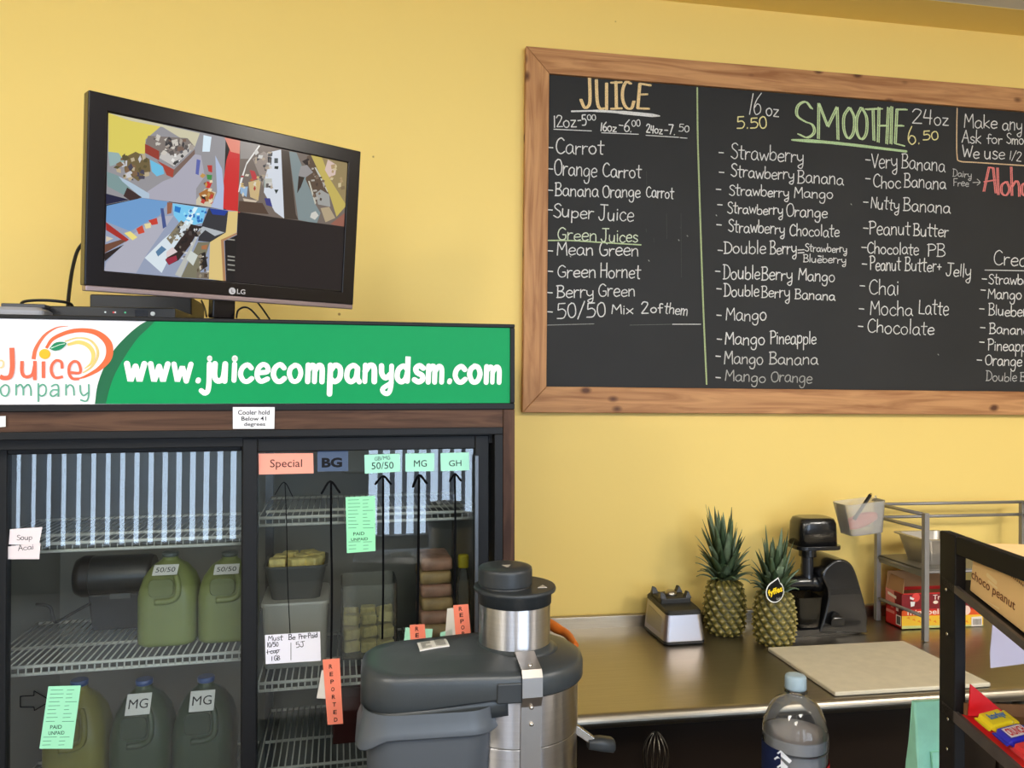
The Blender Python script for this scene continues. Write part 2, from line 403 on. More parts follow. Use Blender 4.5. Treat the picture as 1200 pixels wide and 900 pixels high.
FONT_CACHE = {}
def glyph_mesh(text, bold=0.0):
    k = (text, bold)
    if k in FONT_CACHE: return FONT_CACHE[k]
    cu = bpy.data.curves.new('t', 'FONT'); cu.body = text; cu.offset = bold; cu.resolution_u = 3; cu.fill_mode = 'FRONT'
    o = bpy.data.objects.new('t', cu); COL.objects.link(o)
    dg = bpy.context.evaluated_depsgraph_get(); me = bpy.data.meshes.new_from_object(o.evaluated_get(dg))
    vs = [(q.co.x, q.co.y) for q in me.vertices]; fs = [tuple(p.vertices) for p in me.polygons]
    bpy.data.objects.remove(o); bpy.data.curves.remove(cu); bpy.data.meshes.remove(me)
    FONT_CACHE[k] = (vs, fs); return vs, fs
def printed(mb, text, u0, w0, u1, w1, v=0.0, bold=0.0, ang=0.0):
    """Printed letters filling the box u0..u1, w0..w1."""
    vs, fs = glyph_mesh(text, bold); xs = [p[0] for p in vs]; ys = [p[1] for p in vs]
    ax, bx, ay, by = min(xs), max(xs), min(ys), max(ys); cu, cw = (u0+u1)/2, (w0+w1)/2; ca, sa = math.cos(ang), math.sin(ang)
    out = []
    for x, y in vs:
        a = u0+(x-ax)/(bx-ax+1e-9)*(u1-u0)-cu; b = w0+(y-ay)/(by-ay+1e-9)*(w1-w0)-cw
        out.append((cu+a*ca-b*sa, v, cw+a*sa+b*ca))
    return mb.add(out, fs)

# ================================================================== THE ROOM
YW = 2.68                                   # painted wall behind the counter
CEIL = 3.19
def wall_paint():
    m = mat('yellow_wall_paint', rgb(242, 211, 122), rough=0.55, bump=0.12, bscale=45, spec=0.35)
    nt = m.node_tree; b = nt.nodes['Principled BSDF']; tc = nt.nodes.new('ShaderNodeTexCoord')
    v = nt.nodes.new('ShaderNodeTexVoronoi'); v.inputs['Scale'].default_value = 5.2; nt.links.new(tc.outputs['Object'], v.inputs[0])
    r = nt.nodes.new('ShaderNodeValToRGB'); r.color_ramp.elements[0].position = 0.018; r.color_ramp.elements[1].position = 0.03
    r.color_ramp.elements[0].color = rgb(150, 118, 60); r.color_ramp.elements[1].color = rgb(242, 211, 122)
    nt.links.new(v.outputs[0], r.inputs[0]); nt.links.new(r.outputs[0], b.inputs['Base Color'])
    return m
PAINT = wall_paint()
X0, X1, YF = -3.6, 5.2, -3.4
SIDE = mat('side_wall_paint', rgb(206, 196, 172), .6)
struct(MB().box((X0, YW, 0), (X1, YW+.12, CEIL)).build('wall_back', PAINT))
struct(MB().box((X0, YF-.12, 0), (X0-.12, YW+.12, CEIL)).build('wall_left', SIDE))
struct(MB().box((X1, YF-.12, 0), (X1+.12, YW+.12, CEIL)).build('wall_right', SIDE))
struct(MB().box((X0-.12, YF-.12, -.1), (X1+.12, YW+.12, 0)).build('floor', mat('floor_tile', rgb(104, 98, 90), .5, noise=.12, nscale=6)))
ceil_m = mat('ceiling_tile', rgb(222, 218, 208), .9, bump=.5, bscale=120)
struct(MB().box((X0-.12, YF-.12, CEIL), (X1+.12, 2.50, CEIL+.1)).build('ceiling', ceil_m))
struct(MB().box((X0, 2.50, CEIL-.001), (X1, YW+.12, CEIL+.1)).build('trim_1', PAINT))
# street side behind the viewer: end piers, sill and header around a wide shop window with vertical blinds
WX0, WX1, WZ0, WZ1 = -3.3, 3.6, 0.35, 2.55
wf = MB().box((X0, YF-.12, 0), (X1, YF, WZ0)).box((X0, YF-.12, WZ1), (X1, YF, CEIL)).box((X0, YF-.12, WZ0), (WX0, YF, WZ1)).box((WX1, YF-.12, WZ0), (X1, YF, WZ1))
wf.box((-0.62, YF-.12, WZ0), (0.45, YF, WZ1))  # middle pier added for its dark reflection, in place of the photographer's
struct(wf.build('wall_front', mat('front_wall_paint', rgb(96, 92, 88), .7)))
fr = MB()
for x in (WX0, WX1): fr.box((x-.03, YF-.1, WZ0), (x+.03, YF-.02, WZ1))
for z in (WZ0, WZ1): fr.box((WX0, YF-.1, z-.03), (WX1, YF-.02, z+.03))
struct(fr.build('window_1', mat('window_frame_metal', rgb(70, 66, 60), .4, .6)))
bl = thing('vertical_blind', 'white vertical blind hanging in the shop window, seen as stripes in the cooler glass', 'blind', at(0, YF+.06, WZ1))
vane = mat('blind_vane', rgb(225, 228, 232), .6)
vane.node_tree.nodes['Principled BSDF'].inputs['Transmission Weight'].default_value = 0.0
def blind_mat():
    m = bpy.data.materials.new('blind_fabric'); m.use_nodes = True; nt = m.node_tree
    for n in list(nt.nodes): nt.nodes.remove(n)
    o = nt.nodes.new('ShaderNodeOutputMaterial'); d = nt.nodes.new('ShaderNodeBsdfDiffuse'); t = nt.nodes.new('ShaderNodeBsdfTranslucent')
    d.inputs[0].default_value = t.inputs[0].default_value = rgb(170, 172, 178); x = nt.nodes.new('ShaderNodeMixShader'); x.inputs[0].default_value = .5
    nt.links.new(d.outputs[0], x.inputs[1]); nt.links.new(t.outputs[0], x.inputs[2]); nt.links.new(x.outputs[0], o.inputs[0])
    return m
BLIND = blind_mat()
MB().box((WX0-.05, -.02, -.02), (WX1+.05, .05, .04)).build('head_rail', mat('rail_white', rgb(220, 220, 215), .5), bl)
k = 0; x = WX0+.04
while x < WX1:
    if not (-0.62 < x < 0.45):
        a = math.radians(57); dxv = .052*math.cos(a); dyv = .052*math.sin(a)
        MB().hexa([(x-dxv, dyv+.012, -2.15), (x+dxv, -dyv+.012, -2.15), (x+dxv, -dyv+.014, -2.15), (x-dxv, dyv+.014, -2.15)],
                  [(x-dxv, dyv+.012, -.02), (x+dxv, -dyv+.012, -.02), (x+dxv, -dyv+.014, -.02), (x-dxv, dyv+.014, -.02)]).build('vane', BLIND, bl)
    x += .112
# troffers
for i, (x, y, p) in enumerate(LAMPS):
    t = thing('ceiling_light', ['white fluorescent troffer above the work counter end', 'white fluorescent troffer above the middle of the shop', 'white fluorescent troffer nearest the left wall', 'white fluorescent troffer by the street window, right bay', 'white fluorescent troffer by the street window, left bay'][i], 'light', at(x, y, CEIL))
    MB().box((-.62, -.32, -.03), (.62, -.29, 0)).box((-.62, .29, -.03), (.62, .32, 0)).box((-.62, -.29, -.03), (-.59, .29, 0)).box((.59, -.29, -.03), (.62, .29, 0)).build('frame', mat('rail_white', rgb(220, 220, 215), .5), t)
    MB().box((-.59, -.29, -.02), (.59, .29, -.008)).build('diffuser', light_mat('lamp_diffuser', (1.0, .92, .8, 1), 3.0), t)
    a = area('lamp_light', (0, 0, -.035), (0, 0, 0), 1.15, .55, p*.62, WARM); a.parent = t
    l = bpy.data.lights.new('upper_wall_fill', 'POINT'); l.energy = p*.55; l.color = WARM; l.shadow_soft_size = .16; g = bpy.data.objects.new('upper_wall_fill', l); COL.objects.link(g); g.parent = t; g.location = (0, 0, -.24)  # point light added below each troffer to brighten the upper wall

# ================================================================== THE COOLER (its own slightly turned and tilted frame)
ca, ct = math.radians(3.0636), math.radians(-.501)
CF = Frame(on_y(603.5, 380, 1.90), (math.cos(ca)*math.cos(ct), math.sin(ca)*math.cos(ct), -math.sin(ct)), (math.sin(ct)*math.cos(ca), math.sin(ct)*math.sin(ca), math.cos(ct)))
CWID, CDEP, CHT = 1.315, .745, 1.895
BLK = mat('black_trim', rgb(15, 15, 16), .5, spec=.25)
BLK2 = mat('black_door_frame', rgb(16, 16, 17), .5, spec=.25)
WALNUT = wood_mat('walnut_laminate', rgb(52, 34, 26), rgb(92, 66, 50), rgb(40, 26, 20), axis=0, scale=1.0, rough=.5, knots=False, spec=.15)
WALNUTV = wood_mat('walnut_laminate_upright', rgb(52, 34, 26), rgb(88, 62, 47), rgb(40, 26, 20), axis=2, scale=1.0, rough=.5, knots=False, spec=.15)
LINER = mat('cooler_liner', rgb(122, 122, 116), .5)
cool = thing('drinks_cooler', 'tall two door glass drinks cooler with green sign header', 'cooler', CF.mat())
L, Bk = -CWID, CDEP
MB().box((L, .0, -CHT), (L+.03, Bk, -.0)).build('side_panel', WALNUTV, cool, bevel=.002)
MB().prism([(.0, -CHT), (Bk, -CHT), (Bk, 0), (.215, 0), (.215, -.214), (.0, -.214)], -.03, 0, 'x').build('side_panel', WALNUTV, cool, bevel=.002)
MB().box((L+.03, Bk-.02, -CHT), (-.03, Bk, 0)).box((L+.03, .03, -.02), (-.03, Bk, 0)).build('cabinet_shell', BLK, cool)
MB().box((L+.03, .07, -1.80), (L+.06, Bk-.02, -.30)).box((-.06, .10, -1.80), (-.03, Bk-.02, -.30)).box((L+.06, Bk-.05, -1.80), (-.06, Bk-.02, -.30)).box((L+.06, .10, -.30), (-.06, Bk-.02, -.27)).box((L+.06, .10, -1.82), (-.06, Bk-.02, -1.78)).build('liner', LINER, cool)
MB().box((L, .012, -1.895), (0, .2, -1.80)).build('kick_plate', BLK, cool, bevel=.003)
# sign header
sg = MB().box((L, .012, -.214), (0, .215, 0)).build('sign_box', BLK, cool, bevel=.003)
MB().box((L+.012, .0, -.009), (0, .014, 0)).box((L, .0, -.214), (0, .014, -.198)).box((-.012, 0, -.198), (0, .014, -.009)).box((L, 0, -.214), (L+.012, .014, 0)).build('sign_bezel', BLK, cool, bevel=.002)
PRINT = attr_mat('printed_sign', rough=.45, spec=.15)
PANEL = mat('sign_panel_white', rgb(238, 232, 232), .3)
pn = MB().box((L+.012, .006, -.198), (-.012, .012, -.009)).build('sign_panel', PANEL, cool)
def cp(x, y, v=0.0): p = CF.px(x, y, v); return (p[0], p[2])
def inpx(pts): return [cp(x, y, .004) for x, y in pts]
art = MB()
V1, V2, V3 = .0050, .0042, .0034
edge = smooth_path([(175.5, 374.4), (162, 382), (146, 396), (132, 412), (121, 432), (114, 452), (111, 473.4)], 6)
dk = inpx(edge); R_ = -.012
art.ink(30, 98, 64)
rp = [(q[0], V1, q[1]) for q in dk]
art.add(rp+[(R_, V1, -.198), (R_, V1, -.009)], [tuple(range(len(rp)+2))])
edge2 = smooth_path([(183, 375), (172, 386), (160, 398), (145, 420), (134, 440), (128, 457), (124, 473.2)], 6)
dk2 = inpx(edge2)
art.ink(0, 142, 80)
rp = [(q[0], V2, q[1]) for q in dk2]
art.add(rp+[(R_, V2, -.198), (R_, V2, -.009)], [tuple(range(len(rp)+2))])
art.build('sign_artwork', PRINT, pn)
# web address: bold casual letters
web = MB().ink(246, 250, 244)
x_sc = cp(592, 452, .0)[0]-cp(142, 450, .0)[0]
a0, b0 = cp(147, 446.2, .0034), cp(589, 448.0, .0034)
write(web, 'www.juicecompanydsm.com', a0, b0, .0690, .0122, V3, jit=.06, asc=.8, slant=.03, sq=.84)
web.build('web_address', PRINT, pn)
# logo: swooshes, fruit, leaf, words
lg = MB()
def arc(pts, wid, col, v=V1, m=8):
    P = inpx(smooth_path(pts, m)); n = len(P); wpx = .00192
    W = [wpx*np.interp(i/(n-1), np.linspace(0, 1, len(wid)), wid) for i in range(n)]
    lg.ink(*col); lg.ribbon(P, W, v, caps=False)
arc([(39, 421), (42, 408), (52, 393), (66, 384), (80, 382)], [4.5, 4, 3, 1.5, .5], (222, 110, 74))
arc([(54, 408), (62, 397), (80, 389), (98, 387), (115, 391), (127, 403), (127, 419), (116, 432), (100, 441), (88, 444.5)], [3, 4, 4.6, 5, 6.5, 8, 7.5, 5, 3, .6], (230, 104, 62))
arc([(76, 400), (90, 396), (104, 398), (113, 407), (114, 418), (107, 430), (97, 437)], [1.5, 2, 2.6, 3, 2.6, 1.5], (214, 190, 120))
arc([(79, 404), (92, 401), (103, 405), (109, 414), (107, 425), (99, 432)], [3, 4.5, 5, 4.5, 3, 1], (232, 196, 110))
c = cp(52.5, 414.8, .004); lg.ink(240, 178, 44); lg.add([(c[0]+.0112*math.cos(k*PI/10), V3, c[1]+.0112*math.sin(k*PI/10)) for k in range(20)], [tuple(range(20))])
lg.ink(24, 128, 84); lf = inpx([(58, 408.5), (64, 402), (72, 400.5), (78, 402.5), (72, 409), (64, 411)]); lg.add([(q[0], V3, q[1]) for q in smooth_path([(a, b) for a, b in lf]+[lf[0]], 4)][:-1], [tuple(range(20+5-1))] if False else [tuple(range(len(smooth_path([(a, b) for a, b in lf]+[lf[0]], 4))-1))])
lg.ink(220, 240, 226); lg.ribbon(inpx([(60, 408), (70, 404), (76, 402.8)]), .0012, V3-.0004)
def word(strokes, wd, col):
    lg.ink(*col)
    for st in strokes: lg.ribbon(inpx(smooth_path(st, 5)), wd, V3-.0002, caps=False)
OR = (220, 104, 76)
word([[(14, 407.5), (14.5, 430), (12, 441), (5, 443), (0, 441)]], .0098, OR)
word([[(26, 423), (26, 436), (30, 441.5), (38, 439), (41, 428)], [(41, 423), (41, 445.5)], [(51, 423.5), (51, 443)]], .0072, OR)
word([[(73, 432), (72, 424.5), (66, 422.5), (61, 428), (60.5, 436), (65, 442.5), (74, 441.5)], [(82, 436.5), (94, 436.5), (92.5, 426), (87, 423.5), (82, 428), (81, 437), (85, 443.5), (93, 444)]], .0062, OR)
word([[(-2, 431), (3, 430), (4, 424), (0, 422.5), (-4, 428)]], .0036, (232, 200, 150))
GRN = (92, 158, 132)
word([[(6, 450.5), (1, 455), (2, 462), (7, 464), (10.5, 459), (10, 453), (6, 450.5)], [(19, 450), (19, 463.5)], [(19, 454), (24, 450.5), (27, 455), (27.5, 463.5)], [(27.5, 455), (33, 450.5), (36, 455), (36.5, 464)],
      [(45, 449), (45, 471)], [(45, 454), (50, 450.5), (54, 454), (53.5, 461), (49, 464), (45, 462)], [(60, 453), (65, 450.5), (68.5, 453), (68.5, 465)], [(68.5, 457), (62, 457), (59, 461), (62, 464.5), (68, 461)],
      [(77.5, 450), (77.5, 463.5)], [(77.5, 455), (82, 451), (86, 454), (87, 463.5)], [(94, 451), (94.5, 459), (98, 463.5), (103.5, 460)], [(104, 450), (104, 464), (101, 470), (94, 468.5)]], .0034, GRN)
word([[(-6, 452), (-11, 450.5), (-15, 456), (-13, 463), (-6, 462)]], .0034, GRN)
lg.build('logo', PRINT, pn)
# walnut band and black header under the sign
MB().box((L+.03, .004, -.258), (-.03, .06, -.214)).build('walnut_band', WALNUT, cool)
MB().box((L+.03, .0, -.276), (-.03, .10, -.258)).box((L+.03, .03, -.30), (-.03, .10, -.276)).build('door_track', BLK, cool, bevel=.002)
MB().box((-.052, 0, -1.80), (-.03, .10, -.276)).build('door_jamb', BLK2, cool, bevel=.002)
MB().box((L+.03, 0, -1.80), (L+.055, .10, -.276)).build('door_jamb', BLK2, cool, bevel=.002)
# sliding doors
PANE = glass_mat('cooler_glass', tint=(.93, .95, .94, 1), mul=1.5, haze=.0)
DB = -1.80
def door(u0, u1, v, sl, sr, label):
    d = MB().box((u0, v, DB), (u0+sl, v+.03, -.279)).box((u1-sr, v, DB), (u1, v+.03, -.279)).box((u0+sl, v, -.313), (u1-sr, v+.03, -.279)).box((u0+sl, v, DB), (u1-sr, v+.03, DB+.06))
    d = d.build('door', BLK2, cool, bevel=.003); d['label'] = label
    MB().box((u0+sl-.004, v+.011, DB+.055), (u1-sr+.004, v+.015, -.309)).build('glass_pane', PANE, d)
    return d
dR = door(-.653, -.060, .028, .034, .036, 'front sliding glass door with arrows drawn on it')
dL = door(-1.20, -.625, .068, .036, .035, 'rear sliding glass door')
MB().box((-.098, .016, -1.25), (-.090, .028, -.33)).build('door_pull', mat('dull_aluminium', rgb(90, 92, 94), .35, .8), dR)
VP_R, VP_L = .028+.011, .068+.011
mk = mat('black_marker', rgb(14, 14, 16), .95, spec=.02)
def marker(paths, wd, parent, v):
    m = MB()
    for pth in paths: m.ribbon([cp(x, y, v) for x, y in smooth_path(pth, 4)], wd, v-.0006)
    o = m.build('drawn_arrow', mk, parent); return o
marker([[(334, 566), (336, 620), (337, 680), (340, 742)], [(322, 580), (333, 565), (343, 582)]], .0022, dR, VP_R)
marker([[(388, 566), (388, 620), (389, 690), (388, 772)], [(377, 578), (387, 564), (398, 577)]], .0052, dR, VP_R)
marker([[(449, 560), (449, 620), (449, 690), (448, 748)], [(440, 567), (449, 558), (458, 567)]], .0052, dR, VP_R)
marker([[(491, 560), (490.5, 620), (490, 680), (489, 735)], [(484, 570), (491, 557), (500, 566)]], .0062, dR, VP_R)
marker([[(533, 558), (533.5, 620), (532.5, 700)], [(527, 564), (533, 555.5), (540, 563)]], .0050, dR, VP_R)
marker([[(24, 816), (24, 828.5), (24, 828.5), (40, 828.5), (40, 828.5), (40.5, 832.5), (40.5, 832.5), (60, 821), (60, 821), (40, 809.5), (40, 809.5), (40, 815), (40, 815), (24, 816)]], .0022, dL, VP_L)
# shelves of white wire
WIRE = mat('white_shelf_wire', rgb(205, 205, 196), .4)
def shelf(u0, u1, w, v0=.135, v1=.50, gap=.016, wr=.0021):
    s = MB()
    for vv, ww in ((v0, w), (v0, w-.018), ((v0+v1)/2, w-.012), (v1, w)): s.tube([(u0, vv, ww), (u1, vv, ww)], .0042, 6)
    n = int((u1-u0)/gap)
    for i in range(n+1):
        u = u0+(u1-u0)*i/n
        s.tube([(u, v1, w+.004), (u, v0, w+.004), (u, v0-.003, w-.018)], wr, 5)
    return s.build('wire_shelf', WIRE, cool)
uM = -.640
shelf(-1.245, uM-.015, -.530, wr=.0010); shelf(-1.245, uM-.015, -.817); shelf(-1.245, uM-.015, -1.205)
shelf(uM+.015, -.065, -.487, wr=.0010); shelf(uM+.015, -.065, -.900); shelf(uM+.015, -.065, -1.115)
st = MB()
for v in (.6,): st.box((uM-.012, v, -1.78), (uM+.012, v+.016, -.30))
st.build('shelf_upright', mat('dull_aluminium', rgb(90, 92, 94), .35, .8), cool)
ev = MB().box((-.42, .40, -.41), (-.075, .67, -.305)); ev.build('evaporator_housing', mat('housing_grey', rgb(120, 120, 112), .6), cool, bevel=.01)
a = area('cooler_lamp', (0, 0, 0), (0, 0, 0), 1.1, .03, 1.0, (.95, 1, .95)); a.parent = cool; a.matrix_local = Matrix.Translation((-.66, .135, -.315)) @ Matrix.Rotation(math.radians(30), 4, 'X'); a.data.energy = 0.25

# ================================================================== THE CHALKBOARD MENU
BF = Frame((0, YW-.032, 0), (1, 0, 0), (0, 0, 1))
def bp(x, y, v=0.0): p = BF.px(x, y, v); return (p[0], p[2])
CBV = .012                                   # slate sits a little behind the face of its frame
board = thing('chalkboard', 'large black chalkboard menu in a knotty wooden frame on the yellow wall', 'chalkboard', BF.mat())
tl, bl_, itl, ibl = bp(618.2, 53.8), bp(610.5, 483.5), bp(645, 86), bp(639.3, 453)
ou0, ow1, ow0 = (tl[0]+bl_[0])/2, tl[1], bl_[1]
iu0, iw1, iw0 = (itl[0]+ibl[0])/2, itl[1], ibl[1]
fw = iu0-ou0; ou1 = ou0+2.44; iu1 = ou1-fw
PINE_H = wood_mat('knotty_pine_rail', rgb(150, 98, 58), rgb(198, 146, 96), rgb(88, 50, 26), axis=0, scale=.8)
PINE_V = wood_mat('knotty_pine_stile', rgb(150, 98, 58), rgb(198, 146, 96), rgb(88, 50, 26), axis=2, scale=.8)
for poly, mm in (([(ou0, ow1), (ou1, ow1), (iu1, iw1), (iu0, iw1)], PINE_H), ([(ou0, ow0), (iu0, iw0), (iu1, iw0), (ou1, ow0)], PINE_H),
                 ([(ou0, ow0), (ou0, ow1), (iu0, iw1), (iu0, iw0)], PINE_V), ([(ou1, ow0), (iu1, iw0), (iu1, iw1), (ou1, ow1)], PINE_V)):
    MB().prism(poly, 0, .030, 'y').build('frame_rail', mm, board, bevel=.003)
SLATE = mat('slate', rgb(40, 40, 40), .6, noise=.12, nscale=3.0, spec=.25)
MB().box((iu0-.01, CBV, iw0-.01), (iu1+.01, .028, iw1+.01)).build('slate', SLATE, board)
CHALK = attr_mat('chalk', rough=.95, spec=.05, chalk=True)
WHT = (226, 224, 220); CREAM = (236, 205, 150); GRNC = (196, 216, 164); PINK = (236, 138, 132); YEL = (238, 226, 160)
def line(text, p0, p1, cap, wd=.0040, col=WHT, slant=0.02, jit=.35, more=None, name='menu_line'):
    m = MB().ink(*col); a, b = bp(*p0, CBV), bp(*p1, CBV)
    c0 = bp(p0[0], p0[1]-cap, CBV); write(m, text, a, b, abs(c0[1]-a[1]), wd, CBV-.0006, jit=jit, slant=slant)
    for e in (more or []): stroke(m, *e)
    return m.build(name, CHALK, board)
def stroke(m, pts, wd, col=None):
    if col: m.ink(*col)
    m.ribbon([bp(x, y, CBV) for x, y in smooth_path(pts, 5)], wd, CBV-.0005)
def dash(x, y): return ([(x-2.6, y-.2), (x+2.6, y+.2)], .0042, WHT)
# heading JUICE (doubled strokes filled with chalk)
m = MB().ink(*CREAM)
for dx_ in (0, 1.6): 
    random.seed(3); line_pts = (bp(680+dx_, 126.5, CBV), bp(761+dx_, 128, CBV)); 
    for ch, x0, x1, top, bot in (('J', 680, 692, 92, 127), ('U', 697, 712, 94, 128), ('I', 717, 726, 95, 127), ('C', 728, 743, 95, 127.5), ('E', 746, 760, 97, 128)):
        if ch == 'J': ps = [[(690, 91), (690.5, 118), (688, 125), (684, 126), (680, 117)]]
        elif ch == 'U': ps = [[(698, 94), (699, 118), (702, 127), (708, 127)], [(710, 98), (710, 128)]]
        elif ch == 'I': ps = [[(721, 96), (721.5, 127)], [(716, 97), (727, 96.5)], [(716, 127.5), (727, 127)]]
        elif ch == 'C': ps = [[(738, 98), (733, 96), (729, 105), (729, 117), (733, 126), (739, 127), (742, 119)]]
        else: ps = [[(761, 100), (749, 98), (749, 98), (746.5, 127), (746.5, 127), (759, 127.5)], [(748, 111), (757, 110.5)]]
        for q in ps: stroke(m, [(x+dx_, y) for x, y in q], .0070)
m.build('heading', CHALK, board)
m = MB(); stroke(m, [(670, 130.5), (700, 130), (730, 132), (773, 136)], [.006]*5+[.009]*5+[.013]*5+[.004], WHT); m.build('underline', CHALK, board)
line('12oz', (648, 149), (675, 148.5), 13); line('-5', (677, 147), (687, 146.5), 12); line('00', (688, 141), (698, 140.5), 6, .003, more=[([(649, 151.5), (693, 153.5)], .003, WHT)])
line('16oz', (703, 153), (722, 155), 10); line('-6.', (724, 152), (740, 155), 13); line('00', (740, 148), (750, 148), 7, .003, more=[([(705, 155.6), (748, 157.4)], .003, WHT)])
line('24oz', (757, 155.5), (776, 157), 9); line('-7.', (778, 157), (791, 158), 12); line('50', (795, 154), (807, 155), 8, .0032, more=[([(757, 158.6), (795, 161)], .003, WHT), ([(797, 161.4), (805, 162)], .003, WHT)])
D = dash
line('Carrot', (651, 179.5), (707, 181.5), 17, more=[D(645, 173)])
line('Orange', (649, 205), (699, 208), 18, more=[D(645, 198)]); line('Carrot', (706, 207), (751, 208.5), 16)
line('Banana', (650, 228.5), (701, 231), 15, more=[D(645, 223)]); line('Orange', (706, 231), (750, 231.5), 15); line('Carrot', (757, 231.5), (789, 232.5), 13)
line('Super', (648, 254), (695, 256.5), 15, more=[D(644.5, 246)]); line('Juice', (701, 257.5), (742, 260), 17)
line('Green', (653, 280.5), (699, 282), 15, col=(214, 222, 196)); line('Juices', (704, 283), (747, 284), 15, col=(214, 222, 196), more=[([(642, 281.8), (670, 282), (710, 284.5), (751, 287)], .0045, (190, 206, 160))])
line('Mean', (652, 299), (695, 299), 15, more=[D(645, 294)]); line('Green', (702, 299.5), (748, 299.5), 15)
line('Green', (653, 325), (698, 325.5), 15, more=[D(645, 318)]); line('Hornet', (703, 325), (750, 326), 16)
line('Berry', (652, 349), (695, 349), 15, more=[D(644.5, 343)]); line('Green', (701, 347.5), (744, 347), 15)
line('50/50', (652, 373.5), (709, 371.5), 17, more=[D(644.5, 365.5)]); line('Mix', (716, 368), (741, 368), 11); line('2', (751, 367), (759, 367), 13); line('of', (762, 367), (776, 366.5), 11); line('them', (778, 366.5), (805, 370), 12)
m = MB(); stroke(m, [(641, 381), (696, 379.5)], .0026, (150, 150, 146)); stroke(m, [(738, 381), (786, 380)], .002, (110, 110, 106)); stroke(m, [(788, 380), (821, 380)], .0028, WHT); m.build('rule_line', CHALK, board)
m = MB(); stroke(m, [(817, 103), (817.6, 160), (819.4, 220), (822, 300), (824.5, 370), (828, 450)], .0062, (176, 190, 140)); m.build('divider_line', CHALK, board)
# smoothie columns
line('16', (876, 133), (890, 136), 24); line('oz', (897, 136), (912, 137.5), 16)
line('5.50', (863, 151), (898, 150), 13, .0046, YEL)
m = MB().ink(*GRNC)
for ch, x0, y0 in (('S', 932, 0),):
    pass
SM = [[(950, 127), (943, 119), (934, 124), (933, 135), (942, 142), (951, 146), (953, 155), (945, 161), (935, 157)], [(958, 162), (958.5, 121), (958.5, 121), (969, 148), (969, 148), (980, 125), (980, 125), (981, 163)],
      [(994, 126), (988, 136), (988, 152), (993, 162), (999, 155), (1000, 138), (995, 126)], [(1008, 126), (1003, 138), (1003, 154), (1008, 163), (1014, 156), (1014.5, 138), (1009, 126)],
      [(1014, 128), (1032, 127)], [(1022, 127.5), (1023, 164)], [(1029, 126), (1028, 166)], [(1040, 126), (1038, 168)], [(1029, 147), (1039, 147)], [(1044, 125), (1043, 168)], [(1061, 128), (1050, 128), (1050, 128), (1048, 168), (1048, 168), (1058, 170.5)], [(1049, 147), (1057, 147)]]
for dx_, dy_ in ((0, 0), (2.0, .6)):
    for q in SM: stroke(m, [(x+dx_, y+dy_) for x, y in q], .0052)
m.build('heading', CHALK, board)
m = MB(); stroke(m, [(928, 164), (960, 166), (1000, 170), (1062, 177.5)], [.006, .009, .011, .013, .013, .012, .011, .011, .012, .011, .011, .011, .010, .010, .009, .009], (186, 212, 160)); m.build('underline', CHALK, board)
line('24', (1068, 144.5), (1092, 146), 18); line('oz', (1094, 146), (1111, 147), 15)
line('6.', (1064, 170), (1078, 168), 20, .0046, YEL); line('50', (1081, 164.5), (1099, 164), 10, .0046, YEL)
line('Strawberry', (856, 185.5), (941, 190.5), 17, more=[D(845, 179)])
line('Strawberry', (856, 207), (930, 211), 14, more=[D(845.5, 202)]); line('Banana', (934, 214), (988, 217), 15)
line('Strawberry', (854, 228.5), (924, 231), 13, more=[D(842, 222)]); line('Mango', (930, 231), (976, 233), 13)
line('Strawberry', (852, 249.5), (917, 252), 13, more=[D(843.5, 240)]); line('Orange', (921, 253), (969, 255.5), 14)
line('Strawberry', (853, 271.5), (919, 274), 14, more=[D(842.5, 263.5)]); line('Chocolate', (925, 275.5), (983, 278), 14)
line('Double', (848, 297), (897, 297.5), 15, more=[D(844, 293.5)]); line('Berry', (902, 297.5), (933, 298), 14, more=[([(935, 293), (942, 292.6)], .004, WHT), ([(935, 296.5), (942, 296)], .004, WHT)]); line('Strawberry', (943, 294.5), (992, 296), 9, .0032)
line('Blueberry', (941, 307), (991, 308.5), 9, .0032, more=[([(959, 300), (962, 300.5)], .005, WHT)])
line('Double', (847, 326.5), (890, 327.5), 16, more=[D(841, 318)]); line('Berry', (892, 327.5), (928, 328.5), 15); line('Mango', (935, 328), (978, 330.5), 14)
line('Double', (848, 347.5), (889, 348), 14, more=[D(842.5, 338.5)]); line('Berry', (892, 348.5), (925, 349), 14); line('Banana', (931, 350), (978, 352.5), 12)
line('Mango', (850, 375), (898, 376), 15, more=[D(842.5, 369.5)])
line('Mango', (849, 403), (896, 404), 15, more=[D(843, 397.5)]); line('Pineapple', (902, 402.5), (956, 403), 15)
line('Mango', (848, 426.5), (894, 427), 14, col=(205, 203, 198), more=[D(841.5, 417.5)]); line('Banana', (901, 426.5), (958, 427.5), 14, col=(205, 203, 198))
line('Mango', (849, 446), (897, 448), 13, col=(180, 178, 172), more=[D(841.5, 442.5)]); line('Orange', (903, 447), (951, 449), 13, col=(170, 168, 162))
line('Very', (1021, 196), (1051, 197), 18, more=[D(1017, 187.5)]); line('Banana', (1056, 197.5), (1107, 201), 16)
line('Choc', (1023, 219.5), (1055, 221), 15, more=[D(1017, 209.5)]); line('Banana', (1059, 219), (1108, 222), 15)
line('Nutty', (1020, 243.5), (1053, 247), 14, more=[D(1014.5, 237)]); line('Banana', (1058, 246.5), (1113, 250), 15)
line('Peanut', (1018, 274.5), (1066, 276), 16, more=[D(1014.5, 267.5)]); line('Butter', (1070, 276.5), (1111, 278), 15)
line('Chocolate', (1016, 296.5), (1076, 298.5), 14, more=[D(1012.5, 290)]); line('PB', (1086, 300), (1107, 301), 15)
line('Peanut', (1019, 316.5), (1055, 317), 15, more=[D(1013, 309.5)]); line('Butter+', (1060, 317), (1103, 319), 15); line('Jelly', (1108, 322.5), (1137, 325), 15)
